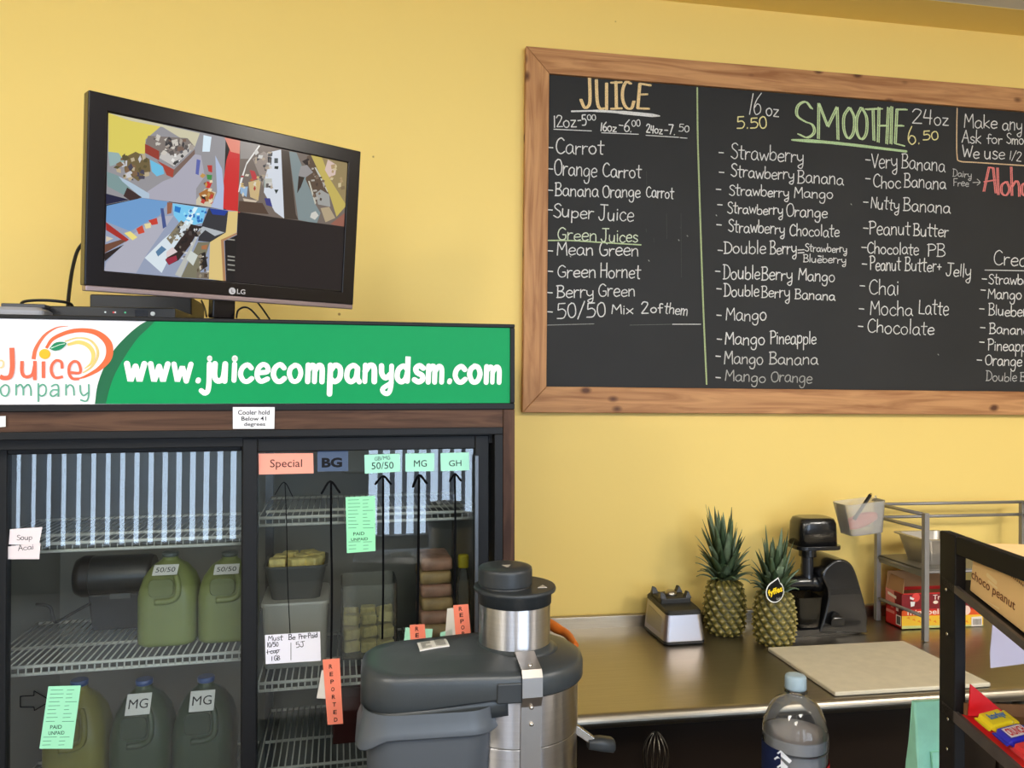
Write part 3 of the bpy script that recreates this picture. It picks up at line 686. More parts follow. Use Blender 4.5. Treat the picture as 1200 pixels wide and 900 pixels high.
line('Chai', (1018, 345), (1053, 346), 19, more=[D(1010.5, 335)])
line('Mocha', (1019, 369), (1069, 369.5), 17, more=[D(1009.5, 362)]); line('Latte', (1076, 367.5), (1111, 369), 17)
line('Chocolate', (1016, 389.5), (1094, 392.5), 16, more=[D(1008.5, 382.5)])
m = MB(); stroke(m, [(1121.5, 127), (1121, 160), (1121.5, 183), (1125, 189), (1145, 190.5), (1215, 195), (1290, 199)], .0048, (222, 190, 150)); m.build('box_outline', CHALK, board)
line('Make', (1129, 148.5), (1168, 151), 15); line('any', (1174, 151.5), (1197, 154), 16)
line('Ask', (1127, 166.5), (1149, 168.5), 14); line('for', (1156, 168), (1174, 168.5), 12); line('Smoothie', (1179, 168.5), (1226, 171), 12)
line('We', (1127, 184), (1147, 185.5), 13); line('use', (1153, 185.5), (1177, 186.5), 15); line('1/2', (1182, 187), (1196, 189), 10, .0034)
line('Dairy', (1116, 206.5), (1138, 208.5), 8, .0028, (200, 198, 194)); line('Free', (1117, 218), (1135, 218.5), 8, .0028, (200, 198, 194), more=[([(1140, 214), (1148, 213.6)], .0028, (200, 198, 194)), ([(1145, 210), (1148.5, 213.6), (1145, 217)], .0028, (200, 198, 194))])
m = MB().ink(*PINK)
AL = [[(1152, 224), (1158, 196), (1158, 196), (1163, 197), (1163, 197), (1166, 226)], [(1153, 213), (1165, 211)], [(1168, 197), (1169, 228)], [(1178, 213), (1173, 217), (1173, 226), (1178, 229), (1182, 222), (1179, 213)], [(1184, 196), (1185, 229)], [(1185, 219), (1190, 212), (1193, 217), (1193.5, 230)], [(1202, 214), (1197, 217), (1197, 227), (1203, 229), (1205, 214), (1206, 231)]]
for dx_ in (0, 1.7):
    for q in AL: stroke(m, [(x+dx_, y) for x, y in q], .0046)
m.build('heading', CHALK, board)
line('Create', (1164, 311), (1222, 313), 18, more=[([(1154, 316.5), (1240, 318)], .0032, WHT)])
line('Strawberry', (1158, 332.5), (1222, 334), 12, more=[D(1153.5, 327)])
line('Mango', (1157, 350), (1197, 351), 12, more=[D(1152, 340)]); line('Blueberry', (1158, 369.5), (1216, 371), 13, more=[D(1150.5, 362)])
line('Banana', (1159, 391), (1206, 392), 12, more=[D(1151.5, 384)]); line('Pineapple', (1157, 410.5), (1212, 412), 13, more=[D(1150.5, 401)])
line('Orange', (1154, 427.5), (1197, 429), 13, more=[D(1147.5, 422)]); line('Double', (1155, 446), (1191, 447), 11, .0034, (190, 188, 184)); line('Berry', (1195, 447), (1225, 448), 11, .0034, (190, 188, 184))
m = MB(); 
for x, y, h in ((757, 268, 4), (766, 279, 5), (797, 266, 2), (781, 250, 30), (757.5, 201, 18), (798, 250, 75)):
    stroke(m, [(x, y), (x+.4, y+h)], .0016, (78, 78, 76))
for x, y in ((795, 281), (805, 276), (997, 239), (1099, 415), (839, 252), (668, 300), (760, 305)): stroke(m, [(x, y), (x+.8, y+1)], .0026, (190, 190, 186))
m.build('chalk_smear', CHALK, board)

# ================================================================== TELEVISION on the cooler
def rotv(v):
    v = np.array(v); a = np.linalg.norm(v); k = v/a; K = np.array([[0, -k[2], k[1]], [k[2], 0, -k[0]], [-k[1], k[0], 0]])
    return np.eye(3)+math.sin(a)*K+(1-math.cos(a))*K @ K
TR = rotv((0.10827775, 0.01362451, 0.56601139)); TO = (-0.35380583, 1.95477722, 2.1760764)
TF = Frame(TO, TR[:, 0], TR[:, 2]); TW, TH = .663, .4264
GLOSS = mat('piano_black', rgb(16, 10, 12), .22, spec=.28)
tv = thing('television', 'black flat television showing four security camera views on top of the cooler', 'television', TF.mat())
def tp(x, y, v=0.0): p = TF.px(x, y, v); return (p[0], p[2])
s_tl, s_tr, s_br, s_bl = tp(126.5, 134), tp(407, 188), tp(402, 340.5), tp(122, 318.5)
su0, su1 = (s_tl[0]+s_bl[0])/2, (s_tr[0]+s_br[0])/2; sw1, sw0 = (s_tl[1]+s_tr[1])/2, (s_bl[1]+s_br[1])/2
hw, hh = TW/2, TH/2
q4 = lambda a, b, c, d, y: [(a, y, c), (b, y, c), (b, y, d), (a, y, d)]
MB().loft([q4(-hw, hw, -hh+.012, hh, .035), q4(-hw, hw, -hh+.012, hh, 0), q4(su0, su1, sw0, sw1, 0), q4(su0, su1, sw0, sw1, .02)], False, False, smooth=False).build('bezel', GLOSS, tv, bevel=.003)
MB().box((-hw+.002, -.002, -hh), (hw-.002, .03, -hh+.013)).build('bottom_trim', mat('trim_mauve_silver', rgb(150, 132, 132), .3, .6), tv, bevel=.003)
MB().loft([[(x, .034, z) for x, z in rrect(TW-.01, TH-.012, .02)], [(x, .06, z) for x, z in rrect(TW-.06, TH-.06, .03)], [(x, .085, z) for x, z in rrect(TW-.26, TH-.16, .04)]], smooth=False).build('back_shell', mat('tv_back', rgb(18, 18, 20), .5), tv)
scr = MB().box((su0-.004, .006, sw0-.004), (su1+.004, .012, sw1+.004)).build('screen', mat('screen_black', rgb(20, 14, 16), .15), tv)
lgm = MB().ink(190, 186, 184); lc = tp(272, 341)
lgm.add([(lc[0]+.0085*math.cos(k*PI/10), -.0008, lc[1]+.0085*math.sin(k*PI/10)) for k in range(20)], [tuple(range(20))])
a_, b_ = tp(277.5, 344.6), tp(284, 337.6); printed(lgm, 'LG', a_[0], lc[1]-.006, a_[0]+.021, lc[1]+.006, -.0008, .01)
lgm.ink(60, 50, 52); lgm.ribbon([(lc[0]-.001, lc[1]+.003), (lc[0]-.001, lc[1]-.003), (lc[0]+.003, lc[1]-.003)], .0014, -.0010); lgm.build('maker_badge', PRINT, tv)
# the four-way picture: flat colour shapes measured on the screen
pic = MB(); pk = [0]
def P(col, *pts, r=1.0):
    pk[0] += 1; pic.ink(*col); q = [tp(x, y, .005) for x, y in pts]; pic.add([(a, .0052-pk[0]*1.0e-5, b) for a, b in q], [tuple(range(len(q)))])
def PZ(ox, oy, sc, col, *pts): P(col, *[(ox+x/sc, oy+y/sc) for x, y in pts])
P((26, 20, 22), (126.5, 134), (407, 188), (402, 340.5), (122, 318.5))
A_ = lambda col, *p: PZ(110, 120, 6.925, col, *p)     # upper left view
A_((150, 148, 152), (118, 85), (1070, 285), (1050, 870), (830, 835), (390, 775), (100, 830))
A_((222, 206, 96), (118, 85), (560, 180), (420, 300), (415, 420), (330, 410), (240, 450), (118, 400))
A_((206, 200, 170), (118, 85), (400, 145), (860, 250), (820, 360), (560, 200), (300, 150))
A_((128, 118, 112), (440, 270), (760, 290), (820, 360), (640, 520), (520, 440), (420, 330))
A_((196, 192, 188), (530, 450), (650, 520), (820, 365), (790, 350), (660, 440), (560, 390))
A_((150, 58, 44), (415, 335), (530, 395), (530, 470), (415, 410))
A_((168, 66, 52), (510, 470), (650, 545), (640, 610), (590, 590), (560, 520))
A_((122, 100, 92), (650, 545), (820, 380), (820, 420), (640, 610))
A_((172, 170, 184), (640, 610), (820, 420), (870, 430), (900, 600), (830, 700), (830, 830), (390, 775), (440, 720), (560, 640))
A_((112, 96, 62), (240, 450), (340, 400), (450, 460), (460, 560), (360, 640), (250, 560))
for (x, y) in ((160, 430), (210, 480), (260, 520), (300, 500), (330, 560), (370, 540), (180, 530), (280, 590)):
    c_ = random.choice([(70, 66, 82), (188, 172, 142), (126, 98, 70), (200, 200, 204)]); A_(c_, (x, y), (x+38, y+10), (x+40, y+44), (x+6, y+34))
A_((150, 176, 176), (115, 400), (200, 410), (250, 480), (130, 520))
A_((126, 152, 152), (105, 560), (210, 600), (300, 690), (240, 750), (110, 680))
A_((176, 196, 214), (200, 600), (300, 650), (450, 740), (450, 780), (390, 775), (230, 640))
A_((60, 40, 38), (270, 690), (390, 770), (300, 800), (240, 760))
A_((30, 30, 60), (100, 740), (290, 790), (100, 828))
A_((110, 190, 226), (455, 465), (560, 520), (570, 580), (510, 600), (470, 560))
A_((220, 238, 250), (890, 265), (955, 280), (940, 400), (880, 400))
A_((90, 100, 170), (835, 460), (865, 470), (850, 590), (825, 580))
A_((206, 196, 170), (830, 830), (830, 790), (900, 700), (990, 730), (950, 850))
A_((170, 110, 52), (850, 740), (920, 700), (980, 740), (960, 800), (880, 810))
A_((34, 24, 22), (870, 760), (900, 755), (910, 800), (885, 810))
A_((190, 50, 44), (920, 510), (960, 510), (960, 570), (930, 560)); A_((60, 140, 70), (915, 585), (960, 590), (955, 630), (920, 625)); A_((200, 48, 44), (915, 640), (960, 650), (940, 700), (905, 690))
A_((176, 190, 220), (985, 430), (1040, 540), (1055, 700), (1050, 870), (950, 850), (1000, 730))
A_((206, 50, 50), (1075, 470), (1118, 330), (1200, 330), (1185, 905), (1075, 890), (1052, 640))
A_((228, 140, 120), (1060, 285), (1190, 312), (1190, 420), (1110, 400))
B_ = lambda col, *p: PZ(260, 150, 6.925, col, *p)     # upper right view
B_((116, 104, 96), (148, 105), (1020, 275), (990, 810), (130, 680))
B_((206, 44, 44), (20, 380), (60, 250), (145, 240), (128, 672), (10, 655))
B_((150, 144, 140), (148, 105), (310, 135), (230, 250), (150, 250))
B_((232, 230, 226), (300, 140), (312, 144), (200, 300), (140, 520), (132, 520), (150, 420), (200, 280))
B_((212, 218, 228), (370, 200), (480, 175), (505, 735), (430, 680), (340, 520))
B_((152, 140, 132), (250, 250), (340, 190), (400, 230), (330, 470), (310, 400))
B_((204, 178, 130), (215, 440), (290, 420), (320, 400), (295, 590), (230, 560))
B_((188, 60, 66), (225, 340), (265, 350), (290, 410), (250, 430))
B_((206, 190, 170), (170, 570), (290, 590), (270, 608), (180, 595))
B_((150, 180, 210), (148, 480), (210, 475), (200, 560), (150, 530))
B_((82, 62, 50), (140, 590), (330, 610), (380, 700), (130, 680))
B_((60, 60, 130), (345, 570), (390, 570), (410, 640), (360, 625))
B_((60, 72, 76), (425, 245), (455, 245), (455, 285), (425, 285)); B_((20, 30, 30), (428, 310), (460, 310), (455, 335), (425, 330)); B_((24, 40, 38), (425, 500), (460, 500), (440, 535))
B_((30, 34, 46), (370, 230), (405, 240), (400, 300), (375, 280))
B_((190, 190, 182), (345, 410), (405, 410), (410, 490), (345, 480))
B_((150, 160, 156), (340, 420), (350, 420), (350, 485), (340, 480))
B_((66, 54, 46), (482, 175), (545, 190), (600, 700), (620, 745), (505, 735))
B_((128, 142, 144), (545, 190), (605, 200), (700, 430), (760, 620), (800, 690), (770, 775), (620, 745))
B_((92, 74, 60), (690, 230), (720, 220), (870, 520), (760, 600), (680, 420))
B_((200, 196, 180), (700, 430), (712, 430), (765, 610), (755, 620)); B_((196, 196, 184), (750, 320), (764, 320), (868, 510), (855, 520))
B_((196, 176, 92), (720, 215), (810, 240), (1020, 620), (1000, 640), (930, 720), (880, 560))
B_((150, 132, 92), (810, 235), (1020, 275), (1005, 620), (880, 420))
B_((214, 190, 180), (860, 255), (930, 300), (920, 380), (870, 400), (835, 340))
B_((40, 30, 30), (650, 270), (700, 245), (720, 280), (690, 310)); B_((150, 146, 146), (640, 310), (690, 300), (740, 360), (680, 400), (620, 390)); B_((52, 40, 36), (622, 390), (670, 400), (640, 480), (610, 530))
B_((160, 160, 156), (760, 530), (800, 500), (870, 540), (880, 640), (780, 620))
B_((206, 204, 196), (725, 690), (760, 675), (785, 710), (755, 745), (715, 725))
B_((178, 160, 130), (800, 650), (870, 640), (920, 730), (840, 765)); B_((150, 96, 80), (880, 780), (995, 690), (990, 808))
C_ = lambda col, *p: PZ(110, 220, 7.059, col, *p)     # lower left view
C_((150, 160, 184), (105, 150), (395, 85), (850, 155), (1190, 195), (1185, 775), (660, 740), (85, 690))
C_((110, 156, 206), (105, 150), (395, 85), (620, 115), (540, 230), (300, 360), (100, 280))
C_((176, 176, 190), (300, 400), (540, 240), (660, 230), (430, 560), (350, 705), (85, 690), (100, 620))
C_((168, 44, 36), (100, 285), (290, 430), (260, 450), (100, 350))
C_((112, 72, 52), (90, 540), (270, 440), (220, 430), (90, 470)); C_((216, 200, 176), (100, 400), (160, 420), (100, 450)); C_((40, 28, 26), (85, 545), (250, 470), (90, 610))
C_((236, 222, 130), (250, 375), (300, 360), (360, 410), (320, 435)); C_((206, 72, 46), (350, 340), (400, 310), (420, 370), (370, 385)); C_((200, 60, 46), (450, 270), (520, 250), (530, 300), (480, 310)); C_((230, 214, 160), (415, 300), (470, 290), (470, 330), (430, 340))
C_((66, 84, 140), (550, 170), (575, 170), (600, 320), (570, 340)); C_((150, 96, 70), (605, 120), (650, 125), (640, 210), (605, 220))
C_((120, 200, 240), (650, 130), (930, 170), (900, 290), (740, 330), (660, 230))
C_((30, 120, 200), (670, 150), (720, 165), (710, 210), (665, 195)); C_((220, 244, 252), (830, 160), (860, 165), (800, 270), (760, 260))
C_((216, 228, 236), (420, 580), (570, 430), (760, 270), (820, 290), (680, 470), (560, 705))
C_((84, 124, 160), (510, 530), (560, 480), (600, 510), (530, 570)); C_((132, 122, 98), (600, 420), (720, 270), (750, 290), (640, 470))
C_((44, 30, 28), (660, 500), (800, 300), (880, 320), (800, 470), (700, 600), (620, 640), (590, 600))
C_((150, 36, 60), (590, 590), (680, 560), (690, 600), (620, 640)); C_((220, 206, 206), (600, 530), (650, 490), (690, 530), (600, 580))
C_((186, 188, 182), (670, 720), (900, 300), (930, 300), (800, 480), (720, 740))
C_((50, 50, 56), (900, 290), (950, 170), (1110, 190), (1090, 370), (960, 450), (860, 440), (880, 350)); C_((178, 184, 190), (850, 420), (900, 320), (1080, 370), (1000, 400), (920, 350))
C_((30, 60, 150), (955, 170), (1110, 190), (1080, 230), (980, 220))
C_((122, 118, 96), (720, 740), (860, 450), (960, 450), (900, 640), (860, 750)); C_((206, 212, 206), (765, 590), (800, 520), (860, 560), (820, 645))
C_((36, 30, 28), (870, 550), (920, 530), (940, 650), (880, 690)); C_((170, 110, 70), (890, 480), (940, 470), (930, 510), (890, 510)); C_((120, 110, 96), (850, 700), (960, 700), (960, 755), (850, 750))
C_((222, 196, 128), (960, 450), (1090, 370), (1110, 195), (1190, 195), (1180, 370), (1055, 430), (1070, 770), (950, 755))
C_((176, 130, 90), (1050, 430), (1185, 370), (1185, 385), (1075, 440), (1090, 770), (1068, 770)); C_((24, 20, 22), (1080, 440), (1185, 390), (1185, 778), (1092, 770))
for y in (420, 560, 590, 630, 670): C_((150, 148, 140), (1105, y), (1165, y+8), (1165, y+18), (1105, y+12))
P((30, 22, 24), (278.5, 249), (403, 265.5), (402, 340.5), (275, 331))
rz = random.Random(12)
def specks(view, n, quad, cols, smin=10, smax=34):
    for _ in range(n):
        a, b = rz.random(), rz.random(); q = [np.array(t) for t in quad]; c_ = (q[0]*(1-a)+q[1]*a)*(1-b)+(q[3]*(1-a)+q[2]*a)*b
        s1, s2 = rz.uniform(smin, smax), rz.uniform(smin, smax); an_ = rz.uniform(0, 3)
        view(rz.choice(cols), *[(c_[0]+s1*math.cos(an_+k*PI/2+.2*rz.random()), c_[1]+s2*math.sin(an_+k*PI/2)) for k in range(4)])
specks(A_, 34, [(450, 280), (750, 310), (800, 370), (560, 440)], [(90, 84, 82), (170, 160, 150), (206, 200, 190), (120, 96, 84), (60, 58, 60)])
specks(A_, 26, [(140, 440), (420, 430), (440, 600), (240, 640)], [(70, 66, 82), (188, 172, 142), (126, 98, 70), (200, 200, 204), (90, 80, 50)])
specks(A_, 10, [(590, 430), (800, 370), (700, 470), (640, 510)], [(60, 60, 60), (230, 228, 224), (90, 90, 96)], 8, 20)
specks(A_, 12, [(880, 560), (960, 560), (960, 820), (860, 820)], [(196, 150, 80), (230, 214, 180), (120, 80, 60), (190, 60, 50)], 10, 26)
specks(B_, 30, [(250, 200), (400, 180), (410, 500), (300, 420)], [(206, 204, 200), (90, 84, 82), (150, 140, 134), (60, 60, 66), (176, 160, 140)], 8, 26)
specks(B_, 12, [(160, 360), (300, 380), (290, 580), (160, 560)], [(206, 178, 120), (176, 96, 60), (220, 210, 190), (170, 60, 60)], 8, 22)
specks(B_, 16, [(690, 260), (820, 400), (860, 620), (740, 560)], [(70, 56, 48), (120, 100, 84), (176, 170, 160)], 8, 24)
specks(B_, 10, [(840, 300), (980, 320), (990, 500), (900, 460)], [(176, 150, 110), (206, 190, 150), (130, 110, 80)], 10, 26)
specks(C_, 30, [(600, 420), (740, 280), (800, 300), (680, 470)], [(206, 214, 216), (110, 104, 90), (60, 60, 62), (160, 150, 130)], 8, 22)
specks(C_, 22, [(680, 520), (820, 320), (900, 330), (740, 620)], [(30, 24, 24), (120, 110, 100), (206, 206, 206), (70, 60, 58)], 8, 22)
specks(C_, 20, [(860, 540), (930, 540), (950, 740), (850, 740)], [(30, 26, 24), (150, 140, 120), (90, 76, 60), (206, 200, 190)], 8, 22)
specks(C_, 16, [(740, 180), (930, 180), (900, 270), (760, 300)], [(40, 110, 190), (220, 244, 252), (60, 80, 110), (150, 220, 246)], 8, 22)
pic.build('camera_picture', attr_mat('screen_picture', rough=.15, emit=.95, spec=.12), scr)
# stand
cz = CF.O[2]
nb = TF.wp(-.02, .04, -hh)
MB().box((-.045, .02, -hh-.045), (.012, .05, -hh+.05)).build('stand_neck', GLOSS, tv, bevel=.004)
base = MB().loft([[(x, y, 0) for x, y in rrect(.12, .12, .05, 8, .03, .03)], [(x, y, .007) for x, y in rrect(.11, .11, .048, 8, .03, .03)]], smooth=False).build('stand_base', GLOSS, None)
topz = lambda x: cz-(x-CF.O[0])*(-CF.X[2])*1.0
bx = at(nb[0], nb[1], topz(nb[0])+.0015, math.atan2(TR[1, 0], TR[0, 0])); base.parent = tv; base.matrix_parent_inverse = TF.mat().inverted(); base.matrix_basis = bx
# recorder, set-top box and wires on the cooler roof
def roof(u, v, rz=0.0): return CF.mat(u, v, .0012) @ Matrix.Rotation(rz, 4, 'Z')
dv = thing('video_recorder', 'black security recorder box with small status lights under the television', 'recorder', roof(-.905, .10, -.05))
MB().box((-.22, 0, 0), (.09, .24, .030)).build('case', mat('recorder_black', rgb(20, 20, 22), .45), dv, bevel=.003)
lm = MB(); 
for x, c in ((-.066, (230, 240, 240)), (-.048, (230, 60, 60)), (-.044, (240, 240, 240)), (-.022, (90, 210, 150))): lm.ink(*c); lm.add([(x+.0022*math.cos(k*PI/4), -.001, .017+.0022*math.sin(k*PI/4)) for k in range(8)], [tuple(range(8))])
lm.build('status_lights', attr_mat('small_leds', emit=1.0), dv)
MB().lathe([(.005, -.004), (.005, .0)], (.040, 0, .015), 14, 'y').build('power_button', mat('button_white', rgb(220, 224, 222), .4), dv)
MB().box((0, -.0015, .008), (.028, 0, .022)).build('front_window', GLOSS, dv)
bb = MB().box((-.235, .0, 0), (.02, .20, .088)).build('speaker_box', mat('recorder_black', rgb(20, 20, 22), .45), M=roof(-.845, .36), bevel=.004); tag(bb, 'taller plain black box standing behind the security recorder on the cooler', 'box')
gb = thing('router', 'flat pale grey router at the far end of the cooler roof', 'router', roof(-1.15, .10, .03))
MB().loft([[(x, y, 0) for x, y in rrect(.13, .12, .012, 4)], [(x, y, .012) for x, y in rrect(.13, .12, .012, 4)], [(x, y, .020) for x, y in rrect(.11, .10, .012, 4)]], smooth=False).build('case', mat('router_grey', rgb(150, 150, 156), .5), gb)
MB().box((-.03, -.03, .02), (.06, .03, .030)).build('lid', mat('router_dark', rgb(66, 66, 70), .5), gb, bevel=.003)
CABLE = mat('black_cable', rgb(16, 16, 18), .5)
def wire(pts, r, label, cat='cable'):
    o = MB().tube(smooth_path(pts, 8), r, 8).build('power_cable', CABLE); return tag(o, label, cat)
def rp_(x, y, v): return CF.wp(*CF.px(x, y, v))
wire([rp_(97, 285, .42), rp_(90, 296, .40), rp_(84, 320, .36), rp_(80, 352, .3), rp_(80, 364, .28)], .0048, 'thick black lead dropping from the back of the television to the cooler roof')
wire([rp_(86, 361, .25), rp_(80, 355, .22), rp_(55, 352, .2), rp_(30, 353, .22), rp_(25, 358, .24), rp_(36, 363, .2), rp_(60, 363, .14)], .0036, 'black cable looped over the pale grey router')
wire([rp_(277, 372, .12), rp_(279, 364, .14), rp_(286, 360, .16), rp_(294, 363, .16), rp_(304, 374, .14)], .0024, 'thin black wire arching beside the television foot')
wire([rp_(300, 352, .3), rp_(307, 361, .28), rp_(316, 374, .26)], .0024, 'thin black wire hanging from the television to the roof edge')
wire([rp_(236, 352, .3), rp_(240, 362, .27), rp_(242, 371, .2)], .0026, 'short black wire hanging behind the television neck')

# ================================================================== PAPERS AND TAGS
PAPER = attr_mat('printed_paper', rough=.8, spec=.15)
def note(name, corners_px, frame, v, col, label, cat='note', group=None, extra=None, th=.0005, lift=.0012):
    """A piece of paper stuck on a surface: corners given tl, tr, br, bl as seen; local axes lie in the paper."""
    q = [frame.px(x, y, v) for x, y in corners_px]
    c = sum(q)/4; ang = math.atan2(q[1][2]-q[0][2], q[1][0]-q[0][0]); ca_, sa_ = math.cos(ang), math.sin(ang)
    F = frame.sub(c, ang, lift)
    loc = [((p[0]-c[0])*ca_+(p[2]-c[2])*sa_, -(p[0]-c[0])*sa_+(p[2]-c[2])*ca_) for p in q]
    m = MB().ink(*col); m.hexa([(x, 0, z) for x, z in loc], [(x, -th, z) for x, z in loc])
    o = m.build(name, PAPER, M=F.mat()); tag(o, label, cat, group)
    pr_ = MB().ink(26, 26, 30); f = lambda x, y: (lambda p: ((p[0]-c[0])*ca_+(p[2]-c[2])*sa_, -(p[0]-c[0])*sa_+(p[2]-c[2])*ca_))(frame.px(x, y, v))
    if extra:
        extra(pr_, f, -th-.0003)
        if pr_.v: pr_.build('printing', PAPER, o)
    return o
def tx(pr_, f, s, x0, y0, x1, y1, v, bold=0.0, ang=0.0):
    a, b = f(x0, y1), f(x1, y0); printed(pr_, s, a[0], a[1], b[0], b[1], v, bold, ang)
def scrawl(pr_, f, s, x0, y0, x1, y1, cap, v, wd=.0016):
    a, b = f(x0, y0), f(x1, y1); c_ = f(x0, y0-cap); write(pr_, s, a, b, abs(c_[1]-a[1]), wd, v)
MINT, SALM, CARD = (166, 226, 200), (244, 160, 140), (226, 222, 226)
# shelf labels on the front door
vR, vL = VP_R, VP_L
note('shelf_label', [(303, 531.5), (367, 531), (367.5, 554.5), (303.5, 556)], CF, vR, SALM, 'salmon paper shelf label reading Special on the front cooler door', 'label', None, lambda p, f, v: tx(p, f, 'Special', 316.5, 538, 354, 550.5, v))
note('shelf_label', [(372, 528.5), (408, 528), (408, 552), (372, 552.5)], CF, vR, (78, 92, 116), 'dark slate blue shelf label reading BG on the front cooler door', 'label', None, lambda p, f, v: tx(p, f, 'BG', 377, 536, 401, 548, v, .045))
note('shelf_label', [(427, 533), (468.5, 531.5), (469, 552.5), (427.5, 555)], CF, vR, MINT, 'mint shelf label reading 50/50 with handwriting above on the front cooler door', 'label', None, lambda p, f, v: (tx(p, f, '50/50', 435.5, 541, 461, 550, v), scrawl(p, f, 'GB/MG', 439, 539.5, 457, 538, 4, v, .0011)))
note('shelf_label', [(475, 531.5), (509, 531), (508.5, 552), (475, 552.5)], CF, vR, MINT, 'mint shelf label reading MG on the front cooler door', 'label', None, lambda p, f, v: tx(p, f, 'MG', 485, 539, 500, 547, v))
note('shelf_label', [(516, 531), (549.5, 530), (550, 551), (516.5, 552)], CF, vR, MINT, 'mint shelf label reading GH on the front cooler door', 'label', None, lambda p, f, v: tx(p, f, 'GH', 526, 539, 540.5, 546.5, v))
def receipt(y0, y1, x0, x1, paid):
    def g(p, f, v):
        p.ink(60, 110, 84)
        random.seed(5)
        n = 15
        for i in range(n):
            t = i/(n-1); y = y0+(y1-y0)*(.06+.88*t)
            if .60 < t < .80: continue
            sl = (x1[0]-x0[0])*0; a = x0[0]+(x0[1]-x0[0])*t; b = x1[0]+(x1[1]-x1[0])*t
            e = b-(b-a)*random.uniform(.06, .3)
            for (s0, s1) in ((a+(b-a)*.08, a+(b-a)*random.uniform(.3, .5)), (a+(b-a)*.58, e)):
                q, r = f(s0, y), f(s1, y-.3); p.ribbon([q, r], .0011, v)
        p.ink(30, 60, 44)
        tx(p, f, 'PAID', *paid[0], v, .01); tx(p, f, 'UNPAID', *paid[1], v, .01)
    return g
note('order_slip', [(405, 582.5), (439.5, 581), (440, 645.5), (406.5, 648)], CF, vR, (150, 226, 176), 'green order slip stuck high on the front cooler door between two arrows', 'slip', None, receipt(582, 647, (405, 406), (439.5, 440), ((414, 623, 427, 627.5), (411.5, 629.5, 431, 634))))
note('order_slip', [(57, 804), (95, 803), (85, 877), (46.5, 877)], CF, vL, (150, 214, 176), 'green order slip stuck crooked over the yellow green juice jug', 'slip', None, receipt(804, 877, (57, 47), (95, 85), ((59, 849, 73, 854), (57, 856, 76, 861))))
def prepaid(p, f, v):
    scrawl(p, f, 'Must', 314, 750.5, 331, 750, 6, v); scrawl(p, f, 'Be', 338, 749.5, 346, 749, 6, v); scrawl(p, f, 'Pre-Paid', 350, 748.5, 372, 746.5, 6, v)
    a, b = f(341, 753), f(341, 773); p.ribbon([a, b], .0014, v); scrawl(p, f, '5J', 347, 759, 357, 757, 6, v)
    scrawl(p, f, '10/50', 313, 758, 326, 757, 5, v); scrawl(p, f, '1 cup', 313, 766, 327, 764, 5, v); p.ribbon([f(312.5, 764), f(328, 761)], .0014, v); scrawl(p, f, '1 GB', 318, 774, 328, 773, 5, v)
note('index_card', [(310.5, 744), (375, 740), (376, 774), (311.5, 778)], CF, vR, (228, 226, 236), 'white handwritten card reading Must Be Pre-Paid on the front cooler door', 'card', None, prepaid)
def vertical(s, x0, x1, y0, dy, h, w_):
    def g(p, f, v):
        for i, ch in enumerate(s):
            t = i*dy; xx = x0+(x1-x0)*i/max(1, len(s)-1); tx(p, f, ch, xx-w_, y0+t-h, xx+w_, y0+t+h, v, .02)
    return g
def pair(back, front, backcol, s, args, lab_b, lab_f, lift=.0022, bx=None):
    for b_, c_, l_ in zip(back, backcol, lab_b): note('order_slip', b_, CF, vR, c_, l_, 'slip', None, bx)
    note('reported_sticker', front, CF, vR, (246, 138, 112), lab_f, 'sticker', None, vertical(s, *args), lift=lift)
pair([[(377, 785), (399, 788), (392, 819), (371, 818)]], [(378, 772.5), (398, 771), (402, 847.5), (384, 849)], [(214, 208, 200)], 'REPORTED', (387.5, 393.5, 780.5, 8.9, 2.6, 2.0),
     ['pale slip sticking out behind the long orange sticker reading REPORTED'], 'long orange sticker reading REPORTED in full below the white card')
pair([[(475, 735), (507, 737), (505, 757), (472.5, 759)]], [(480, 732), (497.5, 731), (499.5, 756), (481, 757)], [MINT], 'REPORTED', (488.5, 490, 736.5, 7.5, 2.6, 2.0),
     ['mint slip behind the lower orange sticker above the juicer lid'], 'orange sticker on the cooler door just above the black juicer lid')
pair([[(516, 741), (530, 737), (530, 762), (515, 762)], [(524, 713), (540, 711), (538, 752), (521, 752)]], [(531, 709), (548.5, 707.5), (552, 746.5), (534, 748)], [MINT, (216, 212, 204)], 'REPOR', (539.5, 543, 713, 7.3, 2.6, 2.0),
     ['mint slip lowest behind the orange sticker beside the juicer feed chute', 'pale grey slip behind the orange sticker beside the juicer feed chute'], 'orange sticker next to the steel feed chute of the juicer')
def coolerhold(p, f, v):
    tx(p, f, 'Cooler hold', 279, 480.5, 316, 486, v, .015); tx(p, f, 'Below 41', 283, 488, 312, 493, v, .015); tx(p, f, 'degrees', 286, 494.8, 311, 500.5, v, .015)
note('notice', [(273, 477), (322, 477), (321.5, 502.5), (273, 502.5)], CF, .0, (232, 230, 232), 'white paper notice about cooler hold temperature under the green sign', 'notice', None, coolerhold)
note('paper_scrap', [(-6, 488), (7, 487.5), (7, 500), (-6, 501)], CF, .0, (222, 222, 218), 'small white scrap of paper on the walnut band at the far end', 'paper', None, None)
note('price_tag', [(12, 620), (50, 617.5), (46, 638), (10.5, 638)], CF, vL, (226, 214, 214), 'upper white handwritten tag clipped beside the rear cooler door', 'tag', None, lambda p, f, v: scrawl(p, f, 'Soup', 20, 633, 38, 632, 6, v, .0012))
note('price_tag', [(10, 640), (48, 636), (46.5, 655), (9, 655)], CF, vL, (222, 210, 210), 'lower white handwritten tag clipped beside the rear cooler door', 'tag', None, lambda p, f, v: scrawl(p, f, 'Acai', 22, 645, 40, 643, 6, v, .0012), lift=.002)

